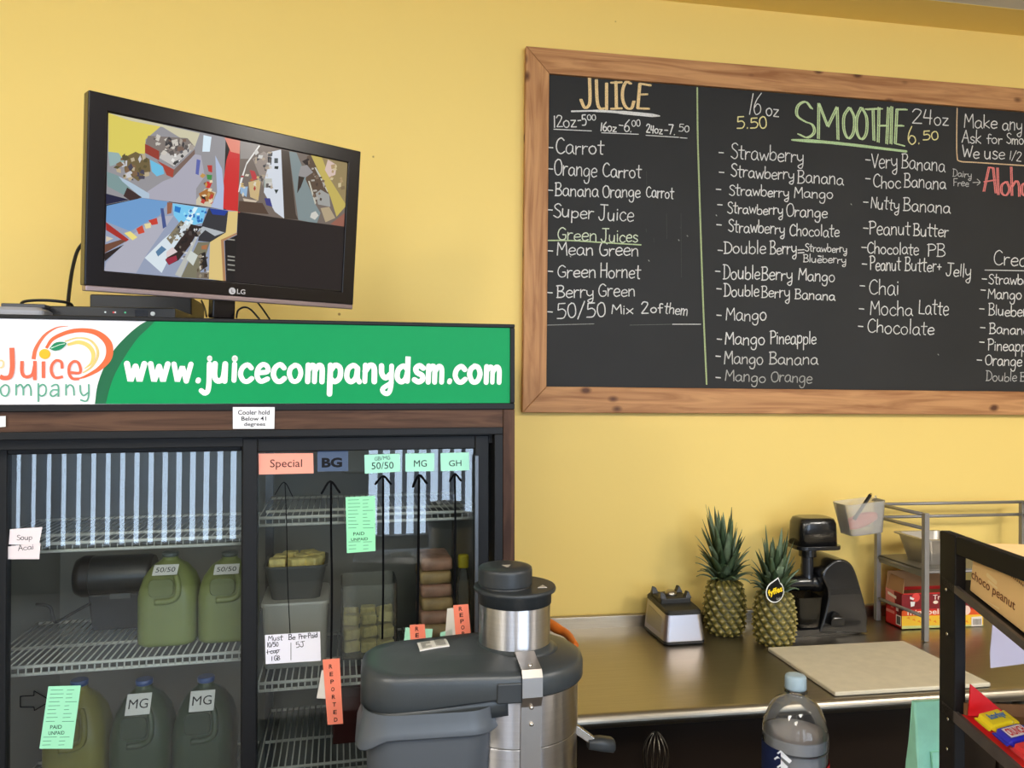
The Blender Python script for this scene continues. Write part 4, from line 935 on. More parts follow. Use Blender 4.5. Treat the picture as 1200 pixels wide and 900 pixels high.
# ================================================================== INSIDE THE COOLER
def inside(u, v, w_, rz=0.0): return CF.mat(u, v, w_) @ Matrix.Rotation(rz, 4, 'Z')
def jug(name, label, M, W, H, juice, tagtxt, group, cap=(40, 74, 130)):
    t = thing(name, label, 'jug', M, group)
    D = W*.98; R = []
    # square body, shoulders drawn in towards the neck
    for (s, z, r) in ((.90, 0, .25), (.98, .02, .25), (1.0, .06, .24), (1.0, .54, .24), (.97, .62, .28), (.86, .74, .34), (.62, .85, .42), (.34, .91, .49), (.27, .93, .49), (.27, .955, .49)):
        R.append([(x, y, z*H) for x, y in rrect(W*s, D*s, W*s*r, 6)])
    jm = mat('juice_%d_%d_%d' % juice, rgb(*juice), .42, spec=.45, noise=.10, nscale=9)
    b = MB().loft(R).build('body', jm, t)
    hz = [(.14*W, -.36*W, .80*H), (.20*W, -.45*W, .75*H), (.235*W, -.515*W, .66*H), (.20*W, -.52*W, .555*H), (.06*W, -.515*W, .515*H), (-.16*W, -.512*W, .51*H)]
    MB().tube(smooth_path(hz, 6), .055*W, 10).build('handle', jm, t)
    rec = mat('juice_shade_%d_%d_%d' % juice, rgb(*[int(c*.86) for c in juice]), .4)  # darker copy of the juice: shade of the grip hollow put into the colour
    MB().loft([[(-.06*W+x, -.496*W, .66*H+z) for x, z in rrect(.42*W, .20*H, .09*W, 5)], [(-.06*W+x, -.507*W, .66*H+z) for x, z in rrect(.40*W, .19*H, .09*W, 5)]]).build('recess_shade', rec, t)
    MB().lathe([(.135*W, .952*H), (.145*W, .957*H), (.145*W, .995*H), (.13*W, H)], n=28).build('cap', mat('cap_%d_%d_%d' % cap, rgb(*cap), .35), t)
    if tagtxt:
        lb = MB().ink(214, 212, 206); y0 = -.36*W
        w2, h2 = (.20*W, .075*H) if len(tagtxt) < 4 else (.21*W, .045*H)
        cz_ = .85*H
        lb.hexa([(-w2, y0-.020, cz_-h2), (w2, y0-.020, cz_-h2), (w2, y0+.008, cz_+h2), (-w2, y0+.008, cz_+h2)], [(-w2, y0-.0208, cz_-h2), (w2, y0-.0208, cz_-h2), (w2, y0+.0072, cz_+h2), (-w2, y0+.0072, cz_+h2)])
        lo = lb.build('label', PAPER, t); lo['label'] = 'white taped label reading ' + tagtxt.replace('/', ' ')
        pr_ = MB().ink(24, 24, 26); vs, fs = glyph_mesh(tagtxt, .0); xs = [p[0] for p in vs]; ys = [p[1] for p in vs]
        pv = []
        for x, y in vs:
            a_ = (x-min(xs))/(max(xs)-min(xs)); b_ = (y-min(ys))/(max(ys)-min(ys)); k_ = .3+.45*b_
            pv.append((-w2*.78+a_*w2*1.56, (y0-.020)+(.028)*k_-.0018, cz_-h2+2*h2*k_))
        pr_.add(pv, fs); pr_.build('lettering', PAPER, lo)
    return t
def base_from(x0, x1, v): a, b = CF.px(x0, 800, v), CF.px(x1, 800, v); return (a[0]+b[0])/2, b[0]-a[0]
S2L, S3L, S2R, S3R = -.817+.0065, -1.205+.0065, -.900+.0065, -1.115+.0065
for (x0, x1, ytop, juice, tx_, lab) in ((44, 119, 797, (112, 108, 30), None, 'yellow green juice jug behind the crooked green slip on the lower shelf'),
                                       (124, 197, 796, (44, 62, 38), 'MG', 'dark green juice jug labelled MG beside the yellow green jug'),
                                       (199, 272, 793, (40, 60, 38), 'MG', 'dark green juice jug labelled MG next to the middle post of the cooler')):
    u, W = base_from(x0, x1, .20); top = CF.px((x0+x1)/2, ytop, .27)[2]
    jug('juice_jug', lab, inside(u, .20+W/2, S3L), W, top-S3L, juice, tx_, 'juice jugs on the lower shelf')
for (x0, x1, ytop, lab) in ((157, 227, 646, 'pale green juice jug labelled 50/50 beside the black motor unit'), (229, 299, 646, 'pale green juice jug labelled 50/50 partly behind the middle post')):
    u, W = base_from(x0, x1, .19); top = CF.px((x0+x1)/2, ytop, .27)[2]
    jug('juice_jug', lab, inside(u, .19+W/2, S2L), W, top-S2L, (122, 130, 76), '50/50', 'pale juice jugs on the middle shelf', cap=(90, 96, 90))
# black motor unit lying behind the pale jugs' neighbour
BPL = mat('black_plastic', rgb(28, 28, 30), .38, coat=.1)
GPL = mat('grey_plastic_dark', rgb(70, 70, 68), .45)
a_, b_ = CF.px(88, 676, .415), CF.px(166, 676, .415); r_ = abs(CF.px(100, 652, .415)[2]-CF.px(100, 700, .415)[2])/2
mo = thing('motor_unit', 'black motor unit with a horizontal round barrel on the middle cooler shelf', 'appliance', inside(a_[0], .415, S2L))
hc = a_[2]-S2L
MB().lathe([(r_*.55, 0), (r_*.85, .006), (r_, .022), (r_, .045)], (0, 0, hc), 32, 'x').build('end_cap', BPL, mo)
MB().lathe([(r_*.97, .045), (r_*.97, .19), (r_*.9, .20)], (0, 0, hc), 32, 'x').build('barrel', mat('barrel_dark', rgb(46, 46, 46), .3), mo)
MB().hexa([(.055, -.045, .0), (.19, -.045, .0), (.19, .045, .0), (.055, .045, .0)], [(.045, -.05, hc-r_*.7), (.19, -.05, hc-r_*.7), (.19, .05, hc-r_*.7), (.045, .05, hc-r_*.7)]).build('base', BPL, mo, bevel=.006)
MB().box((.10, -.052, hc-r_*.95), (.15, -.044, hc-r_*.7)).build('switch_plate', GPL, mo)
cw_ = MB().tube([tuple(p) for p in smooth_path([tuple(CF.wp(*CF.px(x, y, .36))) for x, y in ((106, 707), (86, 718), (66, 729), (62, 722), (58, 711), (42, 708))], 8)], .004, 8).build('cable', CABLE); tag(cw_, 'dark lead trailing from the black motor unit to the cooler liner', 'cord')
# front shelf: pale container, grey tub of yellow fruit, bag of pineapple chunks, stacked wraps, bottle, maroon carton
def tub(name, label, M, w0, d0, w1, d1, h, m, rim=.004, lidm=None, cat='tub'):
    t = thing(name, label, cat, M); th = .003
    o0, o1 = rrect(w0, d0, .02, 5), rrect(w1, d1, .022, 5); i1, i0 = rrect(w1-2*th, d1-2*th, .02, 5), rrect(w0-2*th, d0-2*th, .018, 5); rm = rrect(w1+2*rim, d1+2*rim, .026, 5)
    MB().loft([[(x, y, 0) for x, y in o0], [(x, y, h-.006) for x, y in o1], [(x, y, h-.006) for x, y in rm], [(x, y, h) for x, y in rm], [(x, y, h) for x, y in i1], [(x, y, .004) for x, y in i0]], smooth=False).build('bowl', m, t)
    return t
u0, u1 = CF.px(307, 740, .22)[0], CF.px(384, 740, .22)[0]; wv = CF.px(340, 708, .22)[2]
wc = tub('food_container', 'pale grey food container under the grey tub of yellow fruit', inside((u0+u1)/2, .31, S2R), (u1-u0)*.94, .19, u1-u0, .20, wv-S2R, mat('pale_container', rgb(176, 174, 164), .45), cat='container')
MB().loft([[(x, y, wv-S2R+.0005) for x, y in rrect(u1-u0+.006, .206, .02, 5)], [(x, y, wv-S2R+.006) for x, y in rrect(u1-u0+.004, .204, .02, 5)]], smooth=False).build('lid', mat('pale_container_lid', rgb(186, 184, 174), .4), wc)
wt = CF.px(350, 664, .22)[2]; zb = wv+.0068
tub('fruit_tub', 'dark grey tub heaped with yellow fruit behind the front cooler door', inside((u0+u1)/2, .31, zb), .125, .14, .158, .17, wt-zb, mat('tub_grey', rgb(74, 75, 72), .5))
CHUNK = mat('fruit_yellow', rgb(206, 176, 78), .45, noise=.2, nscale=60, sss=.1)
CHUNK2 = mat('fruit_pale', rgb(222, 204, 130), .45, noise=.2, nscale=60, sss=.1)
def chunk(seed, s):
    r = random.Random(seed); bm = bmesh.new(); bmesh.ops.create_cube(bm, size=1.0); bmesh.ops.bevel(bm, geom=bm.edges[:], offset=.10, segments=1, affect='EDGES')
    m = MB(); vs = [(v.co.x*s*r.uniform(.95, 1.05), v.co.y*s*.8*r.uniform(.95, 1.05), v.co.z*s*.7*r.uniform(.95, 1.05)) for v in bm.verts]; m.add(vs, [[v.index for v in f.verts] for f in bm.faces], False); bm.free()
    return m
k = 0
zin = zb+.006
base_m = MB().loft([[(x, y, 0) for x, y in rrect(.118, .132, .02, 5)], [(x, y, wt-zb-.022) for x, y in rrect(.142, .154, .02, 5)]], smooth=False).build('fruit_mash', CHUNK, M=inside((u0+u1)/2, .31, zin-.0005)); tag(base_m, 'yellow fruit filling the dark grey tub', 'fruit'); base_m['kind'] = 'stuff'
pos = [(-.05, -.04), (0, -.045), (.045, -.035), (-.045, .01), (.01, .005), (.05, .02), (-.02, .045), (.03, .05)]
c0 = None
for i, (x, y) in enumerate(pos):
    Mx = inside((u0+u1)/2+x, .31+y, wt-.001) @ Matrix.Rotation(.5*i, 4, 'Z')
    if c0 is None: c0 = chunk(3, .042).build('fruit_chunk', CHUNK2, M=Mx); tag(c0, 'yellow fruit chunk heaped on the dark grey tub', 'fruit', 'fruit chunks on the tub')
    else: dup(c0, Mx, 'yellow fruit chunk heaped on the dark grey tub', 'fruit chunks on the tub')
# clear container of chunks
u0, u1 = CF.px(399, 720, .24)[0], CF.px(466, 720, .24)[0]; hh_ = CF.px(430, 686, .24)[2]-S2R; W_ = u1-u0
CLEAR = glass_mat('clear_plastic', (.95, .96, .95, 1), .05, 1.35, haze=.10, hazecol=(.75, .74, .66, 1))
cc = thing('chunk_container', 'clear container of pale yellow pineapple chunks on the front cooler shelf', 'container', inside((u0+u1)/2, .32, S2R))
o0, o1 = rrect(W_, .16, .02, 5), rrect(W_-.004, .156, .018, 5)
MB().loft([[(x, y, 0) for x, y in o0], [(x, y, hh_) for x, y in o0], [(x, y, hh_) for x, y in o1], [(x, y, .003) for x, y in o1]], smooth=False).build('bowl', CLEAR, cc)
nx = 3; cs = (W_-.012)/nx
kk = 0; proto = None
for lev in range(3):
    for iy in range(2):
        for ix in range(nx):
            Mx = inside((u0+u1)/2-W_/2+.006+cs*(ix+.5), .32-.045+.07*iy+random.uniform(-.006, .006), S2R+.006+cs*.42+lev*cs*.80) @ Matrix.Rotation(random.uniform(-.5, .5), 4, 'Z') @ Matrix.Rotation(random.uniform(-.3, .3), 4, 'X') @ Matrix.Scale(random.uniform(.84, .98), 4)
            lab = 'pineapple chunk inside the clear container on the cooler shelf'
            if proto is None: proto = chunk(9, cs*.94).build('pineapple_chunk', CHUNK2, M=Mx); tag(proto, lab, 'fruit', 'pineapple chunks in the clear container')
            else:
                q = dup(proto, Mx, lab, 'pineapple chunks in the clear container')
# stacked wraps
u0, u1 = CF.px(494, 700, .25)[0], CF.px(531, 700, .25)[0]; W_ = u1-u0; zt = CF.px(510, 655, .25)[2]; nst = 7; hs = (zt-S2R)/nst
WR = mat('wrap_beige', rgb(188, 158, 108), .5, noise=.3, nscale=25); WR2 = mat('wrap_pink', rgb(186, 142, 118), .5, noise=.3, nscale=25)
ords = ['lowest', 'second from the bottom', 'third from the bottom', 'middle', 'third from the top', 'second from the top', 'topmost']
for i in range(nst):
    R = []
    for (s, z) in ((.88, .02), (.985, .12), (1.0, .45), (.985, .80), (.86, .97)): R.append([(x, y, z*hs) for x, y in rrect(W_*s, .15*s, .012*s, 4)])
    o = MB().loft(R).build('wrapped_pastry', WR if i % 2 else WR2, M=inside((u0+u1)/2+random.uniform(-.003, .003), .33, S2R+.0005+i*hs)); tag(o, 'beige wrapped pastry %s in the stack beside the yellow capped bottle' % ords[i], 'pastry', 'wrapped pastries stacked in the cooler')
u, W_ = (CF.px(543, 700, .22)[0], .038); ht = CF.px(543, 650, .22)[2]-S2R
bt = thing('water_bottle', 'slim clear bottle with a yellow cap beside the stacked pastries', 'bottle', inside(u, .22, S2R))
MB().lathe([(.017, 0), (.019, .006), (.019, ht*.66), (.017, ht*.74), (.010, ht*.88), (.010, ht*.90)], n=24).build('bottle_body', CLEAR, bt)
MB().lathe([(.0145, ht*.875), (.015, ht*.88), (.015, ht*.985), (.0135, ht)], n=24).build('cap', mat('cap_yellow', rgb(216, 196, 46), .4), bt)
u0, u1 = CF.px(390, 850, .22)[0], CF.px(466, 850, .22)[0]; zt = CF.px(430, 803, .22)[2]
mc = thing('carton', 'dark maroon carton standing on the low shelf behind the juicer', 'carton', inside((u0+u1)/2, .30, S3R))
MB().box((-(u1-u0)/2, -.08, 0), ((u1-u0)/2, .08, zt-S3R-.004)).build('box', mat('maroon_board', rgb(76, 36, 32), .3), mc, bevel=.004)
MB().box((-(u1-u0)/2-.001, -.081, zt-S3R-.03), ((u1-u0)/2+.001, .081, zt-S3R-.002)).build('lid', mat('maroon_board_lid', rgb(70, 32, 28), .3), mc, bevel=.003)

# ================================================================== THE WORK COUNTER
STEEL = mat('brushed_steel', rgb(172, 164, 150), .34, 1.0, noise=.06, nscale=8, stretch=(1, 30, 30))
STEELB = mat('bright_steel', rgb(200, 194, 186), .22, 1.0)
CZ = .91
cnt = thing('work_counter', 'long stainless steel work counter with a rounded front edge under the chalkboard', 'counter', at(0, 0, 0))
prof = [(2.645, CZ), (1.952, CZ)]+[(1.952-.020*math.sin(math.radians(a)), CZ-.020+.020*math.cos(math.radians(a))) for a in range(15, 181, 15)]+[(1.975, CZ-.040), (1.975, CZ-.022), (2.645, CZ-.022)]
MB().prism(prof, .37, 3.6, 'x').build('worktop', STEEL, cnt)
MB().box((.37, 2.645, CZ-.022), (3.6, 2.668, .953)).build('upstand', STEEL, cnt, bevel=.004)
for x in (.47, 1.9, 3.4):
    for y in (2.03, 2.55): MB().tube([(x, y, .0), (x, y, CZ-.022)], .02, 14).build('leg', STEEL, cnt)
MB().box((.42, 2.02, .44), (3.5, 2.60, .46)).build('undershelf', mat('dull_steel_shelf', rgb(70, 64, 58), .5, .6), cnt, bevel=.003)
DARK = mat('shade_brown', rgb(40, 28, 20), .6)
cab = thing('shade_cabinet', 'dark brown cabinet shape added to darken the space below the steel counter', 'cabinet', at(0, 0, .4605))  # added dark body, stands in for the shade under the worktop
MB().box((.55, 2.16, 0), (3.3, 2.52, .40)).build('carcass', DARK, cab)
for i in range(4): MB().box((.56+.685*i, 2.145, .01), (.56+.685*(i+1)-.01, 2.159, .39)).build('door', mat('shade_door', rgb(34, 24, 18), .5), cab, bevel=.003)
wx = on_y(769, 880, 2.08)
wk = thing('whisk', 'wire whisk upright in the dark pot below the counter', 'whisk', at(wx[0], 2.085, .475))
MB().tube([(0, 0, .0), (0, 0, .14)], .009, 12).build('handle', STEEL, wk)
wl = MB()
for i in range(6):
    a = PI*i/6; wl.tube(smooth_path([(0, 0, .14), (.03*math.cos(a), .03*math.sin(a), .20), (.034*math.cos(a), .034*math.sin(a), .27), (0, 0, .315), (-.034*math.cos(a), -.034*math.sin(a), .27), (-.03*math.cos(a), -.03*math.sin(a), .20), (0, 0, .14)], 5), .0012, 5)
wl.build('wire_loops', STEEL, wk)
pt = MB().lathe([(.045, 0), (.05, .005), (.055, .12), (.052, .12), (.047, .012)], n=28).build('utensil_pot', BPL, M=at(wx[0], 2.085, .4605)); tag(pt, 'dark pot on the undershelf holding the wire whisk', 'pot')
# cutting board
cbm = MB().box((1.245, 1.957, 0), (1.735, 2.335, .013)).build('cutting_board', mat('white_poly_board', rgb(206, 196, 172), .6, noise=.05, nscale=30, bump=.05, bscale=200), M=at(0, 0, CZ+.0005), bevel=.004)
tag(cbm, 'off white plastic cutting board lying on the steel counter', 'cutting board')
# blender base
FL, FR_, BL_ = on_z(780, 757.5, CZ), on_z(829, 755.5, CZ), on_z(753.5, 735.5, CZ)
bw = FR_[0]-FL[0]; bd = .20
bb_ = thing('blender_base', 'stainless blender motor base without its jug beside the pineapples', 'blender', at((FL[0]+FR_[0])/2-.005, FL[1]+bd/2+.002, CZ+.001, math.radians(2)))
ft = on_y(781.5, 721, FL[1]+.01)[2]-CZ; bt_ = on_y(802, 692, FL[1]+bd)[2]-CZ
def slab(w_, d_, z0, z1, cy=0.0, r=.018): return [(x, y+cy, z0+(z1-z0)*((y+cy+bd/2)/bd)) for x, y in rrect(w_, d_, r, 5)]
MB().loft([slab(bw*.985, bd, .006, .006), slab(bw, bd, .014, .014), slab(bw*.86, bd*.93, ft, bt_-.012, .004)], smooth=False).build('housing', mat('blender_steel', rgb(186, 180, 182), .28, .9), bb_)
MB().loft([slab(bw*.96, bd*.97, .0, .0), slab(bw*1.01, bd*1.01, .004, .004), slab(bw*1.01, bd*1.01, .012, .012)], smooth=False).build('foot_band', BPL, bb_)
MB().loft([slab(bw*.88, bd*.945, ft-.004, bt_-.016, .004), slab(bw*.88, bd*.945, ft+.004, bt_-.006, .004), slab(bw*.82, bd*.89, ft+.010, bt_, .004)], smooth=False).build('top_cover', mat('black_rubber', rgb(32, 31, 28), .5), bb_)
zt = bt_-.006
MB().box((-.055, -.02, zt-.016), (.055, .075, zt+.012)).build('jug_pad', mat('black_rubber', rgb(32, 31, 28), .5), bb_, bevel=.005)
for (x, y) in ((-.045, -.01), (-.045, .065), (.045, .065), (.045, -.01)): MB().hexa([(x-.012, y-.012, zt+.01), (x+.012, y-.012, zt+.01), (x+.012, y+.012, zt+.01), (x-.012, y+.012, zt+.01)], [(x-.006+(.006 if x < 0 else -.006)*-1, y-.006, zt+.034), (x+.004, y-.006, zt+.03), (x+.004, y+.006, zt+.03), (x-.006, y+.006, zt+.034)]).build('jug_post', BPL, bb_, bevel=.002)
MB().lathe([(.022, zt+.010), (.020, zt+.020), (.012, zt+.028)], (0, .028, 0), 20).build('drive_coupling', STEEL, bb_)
pl_ = MB().ink(150, 140, 118); pl_.hexa([(-bw*.492, -.06, .03), (-bw*.492, .07, .03), (-bw*.45, .065, bt_*.72), (-bw*.45, -.055, ft*.8)], [(-bw*.497, -.06, .03), (-bw*.497, .07, .03), (-bw*.455, .065, bt_*.72), (-bw*.455, -.055, ft*.8)]); pl_.build('side_plate', mat('plate_grey', rgb(176, 168, 148), .4, .5), bb_)

# pineapples
def pine_skin():
    m = bpy.data.materials.new('pineapple_skin'); m.use_nodes = True; nt = m.node_tree; b = nt.nodes['Principled BSDF']
    a = nt.nodes.new('ShaderNodeAttribute'); a.attribute_name = 'Col'; nt.links.new(a.outputs['Color'], b.inputs['Base Color']); b.inputs['Roughness'].default_value = .55
    return m
PSK = pine_skin()
def pineapple(label, M, R, H, crown_h, seed, lean):
    rnd = random.Random(seed); t = thing('pineapple', label, 'pineapple', M)
    NU, NV = 176, 110; m = MB(); vs = []; fs = []; cols = []
    NE, ROWS = 13, 10                                   # eyes per turn, rows
    def eye(a, t_):
        best = 9; bj = 0
        row = t_*ROWS
        for r in (math.floor(row-.5), math.floor(row-.5)+1, math.floor(row-.5)+2):
            off = .5*(r % 2)+.08*r; x = a/(2*PI)*NE-off; ce = round(x); dx = (x-ce); dy = (row-r-.0)
            d = (abs(dx)*1.0+abs(dy)*.62)*1.55
            if d < best: best = d; bj = (dx, dy, r*31+ce % NE)
        return best, bj
    for j in range(NV+1):
        s = j/NV; prof = R*(0.70+.30*math.sin(PI*min(1, max(0, (s+.12)/1.1)))**.7) if s < .86 else R*(0.70+.30*math.sin(PI*((.86+.12)/1.1))**.7)*math.sqrt(max(0, 1-((s-.86)/.14)**2*.80))
        if s < .08: prof *= (.80+.20*math.sqrt(s/.08))
        for i in range(NU):
            a = 2*PI*i/NU; d, (dx, dy, k_) = eye(a, s); bump = max(0, 1-d)
            hgt = .0085*bump**.55 + (.005 if (abs(dx) < .10 and abs(dy-.12) < .16) else 0)
            r_ = prof-.004+hgt
            vs.append((r_*math.cos(a), r_*math.sin(a), s*H)); rk = random.Random(k_).uniform(-.12, .12)
            ripe = .55+.45*(1-s)
            if bump < .22: c = (40, 34, 18)
            elif abs(dx) < .12 and abs(dy-.02) < .24-abs(dx): c = (172, 158, 108)
            elif bump < .48: c = (86, 82, 34)
            else: c = (int(96+34*ripe+60*rk), int(92+20*ripe+60*rk), int(40+20*rk))
            cols.append(rgb(*c))
    for j in range(NV):
        for i in range(NU):
            fs.append((j*NU+i, j*NU+(i+1) % NU, (j+1)*NU+(i+1) % NU, (j+1)*NU+i))
    n0 = len(m.v); m.v += vs
    for f in fs: m.f.append(list(f)); c4 = [cols[q] for q in f]; m.c.append(tuple(sum(c[k] for c in c4)/4 for k in range(4))); m.sm.append(True)
    m.f.append(list(range(NU-1, -1, -1))); m.c.append(rgb(120, 96, 50)); m.sm.append(False)
    m.f.append([NV*NU+i for i in range(NU)]); m.c.append(rgb(90, 90, 50)); m.sm.append(False)
    m.build('fruit_body', PSK, t)
    LEAF = [mat('pineapple_leaf_%d' % q, c, .5, noise=.25, nscale=40) for q, c in enumerate((rgb(58, 78, 52), rgb(84, 104, 74), rgb(104, 122, 96)))]
    for q in range(3):
        lv = MB()
        for k_ in range(20):
            n = k_*3+q; f = n/60; a = n*2.39996; L = crown_h*(.40+.66*f)*rnd.uniform(.85, 1.1); W = .0145*(1-.35*f)+.004
            out = (1-f)*1.1+.16; pts = []
            z0 = H-.012+.05*f*crown_h/.2
            for s in np.linspace(0, 1, 7):
                rr = .012+.010*(1-f)+L*(.55*out*s+ .10*out*s*s); zz = z0+L*(s*(1-.42*out)) - L*.22*out*out*s*s*s
                pts.append((rr*math.cos(a)+lean[0]*zz*.0+lean[0]*max(0, zz-H), rr*math.sin(a)+lean[1]*max(0, zz-H), zz))
            side = np.array([-math.sin(a), math.cos(a), 0]); rad = np.array([math.cos(a), math.sin(a), 0]); ring = []
            for s, p in zip(np.linspace(0, 1, 7), pts):
                w_ = W*(1-s**1.8)**.8+.0004; p = np.array(p); ring.append([p-side*w_+rad*.15*w_*2, p-rad*.0008-np.array([0, 0, .0012]), p+side*w_+rad*.15*w_*2, p+rad*.0008+np.array([0, 0, .0012])])
            lv.loft(ring)
        lv.build('crown_leaves', LEAF[q], t)
    return t
p1, p2 = on_z(856, 746, CZ), on_z(902, 751, CZ)
pineapple('pineapple standing nearer the blender base, without a tag', at(p1[0]-.003, p1[1]+.04, CZ+.001, .4), .068, .190, .225, 3, (-.10, .0))
pn2 = pineapple('pineapple with a black and yellow hang tag beside the black juicer', at(p2[0]+.001, p2[1]-.028, CZ+.001, 1.3), .066, .180, .180, 8, (-.12, .0))
tgp = on_y(908, 693.5, p2[1]-.112)
ht = thing('hang_tag', 'round black tag with yellow lettering hanging on the pineapple beside the juicer', 'tag', Matrix.Translation(tuple(tgp)) @ Matrix.Rotation(.16, 4, 'Z'))
rt = .035
def drop(s): return [(s*rt*math.cos(a), s*rt*math.sin(a)*(1.0)) for a in np.linspace(math.radians(125), math.radians(415), 30)]+[(s*rt*.35, s*rt*1.32)]
for s, v_, c_, nm in ((1.0, 0, (236, 236, 232), 'rim'), (.90, -.0012, (22, 22, 22), 'face')):
    MB().ink(*c_).hexa([(x, v_, z) for x, z in drop(s)], [(x, v_-.001, z) for x, z in drop(s)]).build(nm, PAPER, ht)
tm = MB().ink(250, 214, 40); printed(tm, 'fyffes', -.028, -.012, .028, .014, -.0028, .03, .22); tm.ink(200, 200, 190); printed(tm, 'Gold', .004, -.026, .019, -.018, -.0028, 0, .15); tm.build('lettering', PAPER, ht)

# black slow juicer
jp = on_z(960, 741, CZ); JY = jp[1]+.03
sj = thing('slow_juicer', 'black slow juicer with an upright feed tube and square hopper near the wall', 'juicer', at(0, JY, CZ+.001))
def jx(x, y): p = on_y(x, y, JY); return p[0], p[2]-CZ
BG_ = mat('juicer_black', rgb(20, 20, 21), .26, coat=.3); SMK = glass_mat('smoked_plastic', (.34, .32, .28, 1), .05, 1.45, haze=.12, hazecol=(.10, .09, .07, 1))
back = [jx(x, y) for x, y in smooth_path([(946, 735), (1001, 734), (1001, 734), (1002, 715), (996, 690), (988, 664), (980, 653), (968, 651), (956, 658), (950, 670), (957, 690), (952, 715), (946, 735), ], 4)][:-1]
MB().hexa([(x, -.075, z) for x, z in back], [(x, .075, z) for x, z in back]).build('motor_housing', BG_, sj, bevel=.012, seg=3)
a0, a1 = jx(908, 738), jx(1001, 733)
MB().loft([[(x+(a0[0]+a1[0])/2, y, 0) for x, y in rrect(a1[0]-a0[0], .14, .05, 6)], [(x+(a0[0]+a1[0])/2, y, .022) for x, y in rrect(a1[0]-a0[0], .14, .05, 6)], [(x+(a0[0]+a1[0])/2, y, .030) for x, y in rrect(a1[0]-a0[0]-.02, .12, .045, 6)]], smooth=False).build('foot', BG_, sj)
q0, q1 = jx(914, 683), jx(973, 681); zc = (q0[1]+q1[1])/2
MB().lathe([(.020, q0[0]-.012), (.030, q0[0]-.006), (.031, q0[0]+.02), (.028, q0[0]+.024), (.028, q0[0]+.11), (.033, q0[0]+.115), (.034, q1[0]-.02), (.045, q1[0]-.012), (.046, q1[0]+.01)], (0, -.01, zc), 32, 'x').build('juicing_barrel', BG_, sj)
t0, t1 = jx(944, 676), jx(944, 645)
MB().lathe([(.024, zc), (.021, zc+.03), (.020, t1[1])], (t0[0], -.01, 0), 28).build('feed_tube', mat('smoke_black', rgb(40, 40, 42), .2), sj)
h0, h1 = jx(926.5, 643), jx(974, 606); hw_ = (jx(973, 640)[0]-jx(928, 640)[0]); hx = (jx(973, 640)[0]+jx(928, 640)[0])/2
hb, htp = jx(950, 641)[1], jx(950, 605)[1]
MB().loft([[(hx+x, -.01+y, hb-.008) for x, y in rrect(.05, .05, .02)], [(hx+x, -.01+y, hb) for x, y in rrect(hw_+.018, .12, .03)], [(hx+x, -.01+y, hb+.014) for x, y in rrect(hw_+.018, .12, .03)]], smooth=False).build('hopper_tray', BG_, sj, bevel=.002)
MB().loft([[(hx+x, -.01+y, hb+.010) for x, y in rrect(hw_, .11, .03)], [(hx+x, -.01+y, htp-.02) for x, y in rrect(hw_*.96, .105, .03)], [(hx+x, -.01+y, htp-.004) for x, y in rrect(hw_*.88, .095, .03)], [(hx+x, -.01+y, htp) for x, y in rrect(hw_*.74, .08, .03)]]).build('pusher_cap', BG_, sj)
MB().lathe([(.030, hb-.03), (.030, hb-.006)], (hx-.02, -.01, 0), 24).build('tube_collar', BG_, sj)
cx_ = jx(936, 712)[0]
MB().loft([[(cx_+x, -.03+y, .031) for x, y in rrect(.085, .09, .02)], [(cx_+x, -.03+y, zc-.036) for x, y in rrect(.10, .10, .02)], [(cx_+x, -.03+y, zc-.036) for x, y in rrect(.096, .096, .018)], [(cx_+x, -.03+y, .034) for x, y in rrect(.081, .086, .018)]], smooth=False).build('juice_cup', SMK, sj)
kx = jx(972, 718)
MB().loft([[(kx[0]-.03+x, -.082, kx[1]+z) for x, z in rrect(.03, .05, .012)], [(kx[0]-.03+x, -.10, kx[1]-.006+z) for x, z in rrect(.05, .03, .012)]], smooth=True).build('switch', BG_, sj)

# wire rack and what is on it
RK = mat('rack_grey', rgb(142, 138, 134), .4, .4)
rk = thing('wire_rack', 'grey metal shelf rack standing on the counter against the wall', 'rack', at(0, 0, CZ))
xr, yb, yf, xe = 1.822, 2.597, 2.352, 2.436
H_ = lambda z: z-CZ
posts = [(xr, yb, H_(1.345)), (xr+.008, yf, H_(1.347)), (xe, yb, H_(1.345)), (xe, yf, H_(1.347))]
for x, y, h in posts: MB().box((x-.009, y-.009, .001), (x+.009, y+.009, h)).build('post', RK, rk, bevel=.002)
for z in (1.341, 1.293, 1.145, .993):
    for (x0, y0, x1, y1) in ((xr, yb, xe, yb), (xr, yb, xr+.008, yf), (xe, yb, xe, yf)):
        if z < 1.0 and y0 == y1: continue
        MB().tube([(x0, y0, H_(z)), (x1, y1, H_(z))], .0062, 8).build('rail', RK, rk)
MB().tube([(xr+.008, yf, H_(1.145)), (xe, yf, H_(1.145))], .005, 8).build('rail', RK, rk)
MB().box((xr, yf, H_(1.149)), (xe, yb, H_(1.154))).box((xr, yf-.004, H_(1.128)), (xr+.006, yb, H_(1.154))).build('shelf_plate', mat('rack_plate', rgb(118, 114, 106), .45, .4), rk, bevel=.0015)
pan0 = thing('food_pan', 'small stainless food pan on the rack shelf', 'pan', at(1.955, 2.475, 1.1545))
o1, o0 = rrect(.175, .16, .02, 5), rrect(.13, .12, .02, 5); rm = rrect(.20, .185, .024, 5); i1 = rrect(.169, .154, .019, 5); i0 = rrect(.125, .115, .018, 5); hp = .092
MB().loft([[(x, y, 0) for x, y in o0], [(x, y, hp-.004) for x, y in o1], [(x, y, hp-.004) for x, y in rm], [(x, y, hp) for x, y in rm], [(x, y, hp) for x, y in i1], [(x, y, .003) for x, y in i0]], smooth=False).build('bowl', mat('pan_steel', rgb(176, 172, 166), .35, .85), pan0)
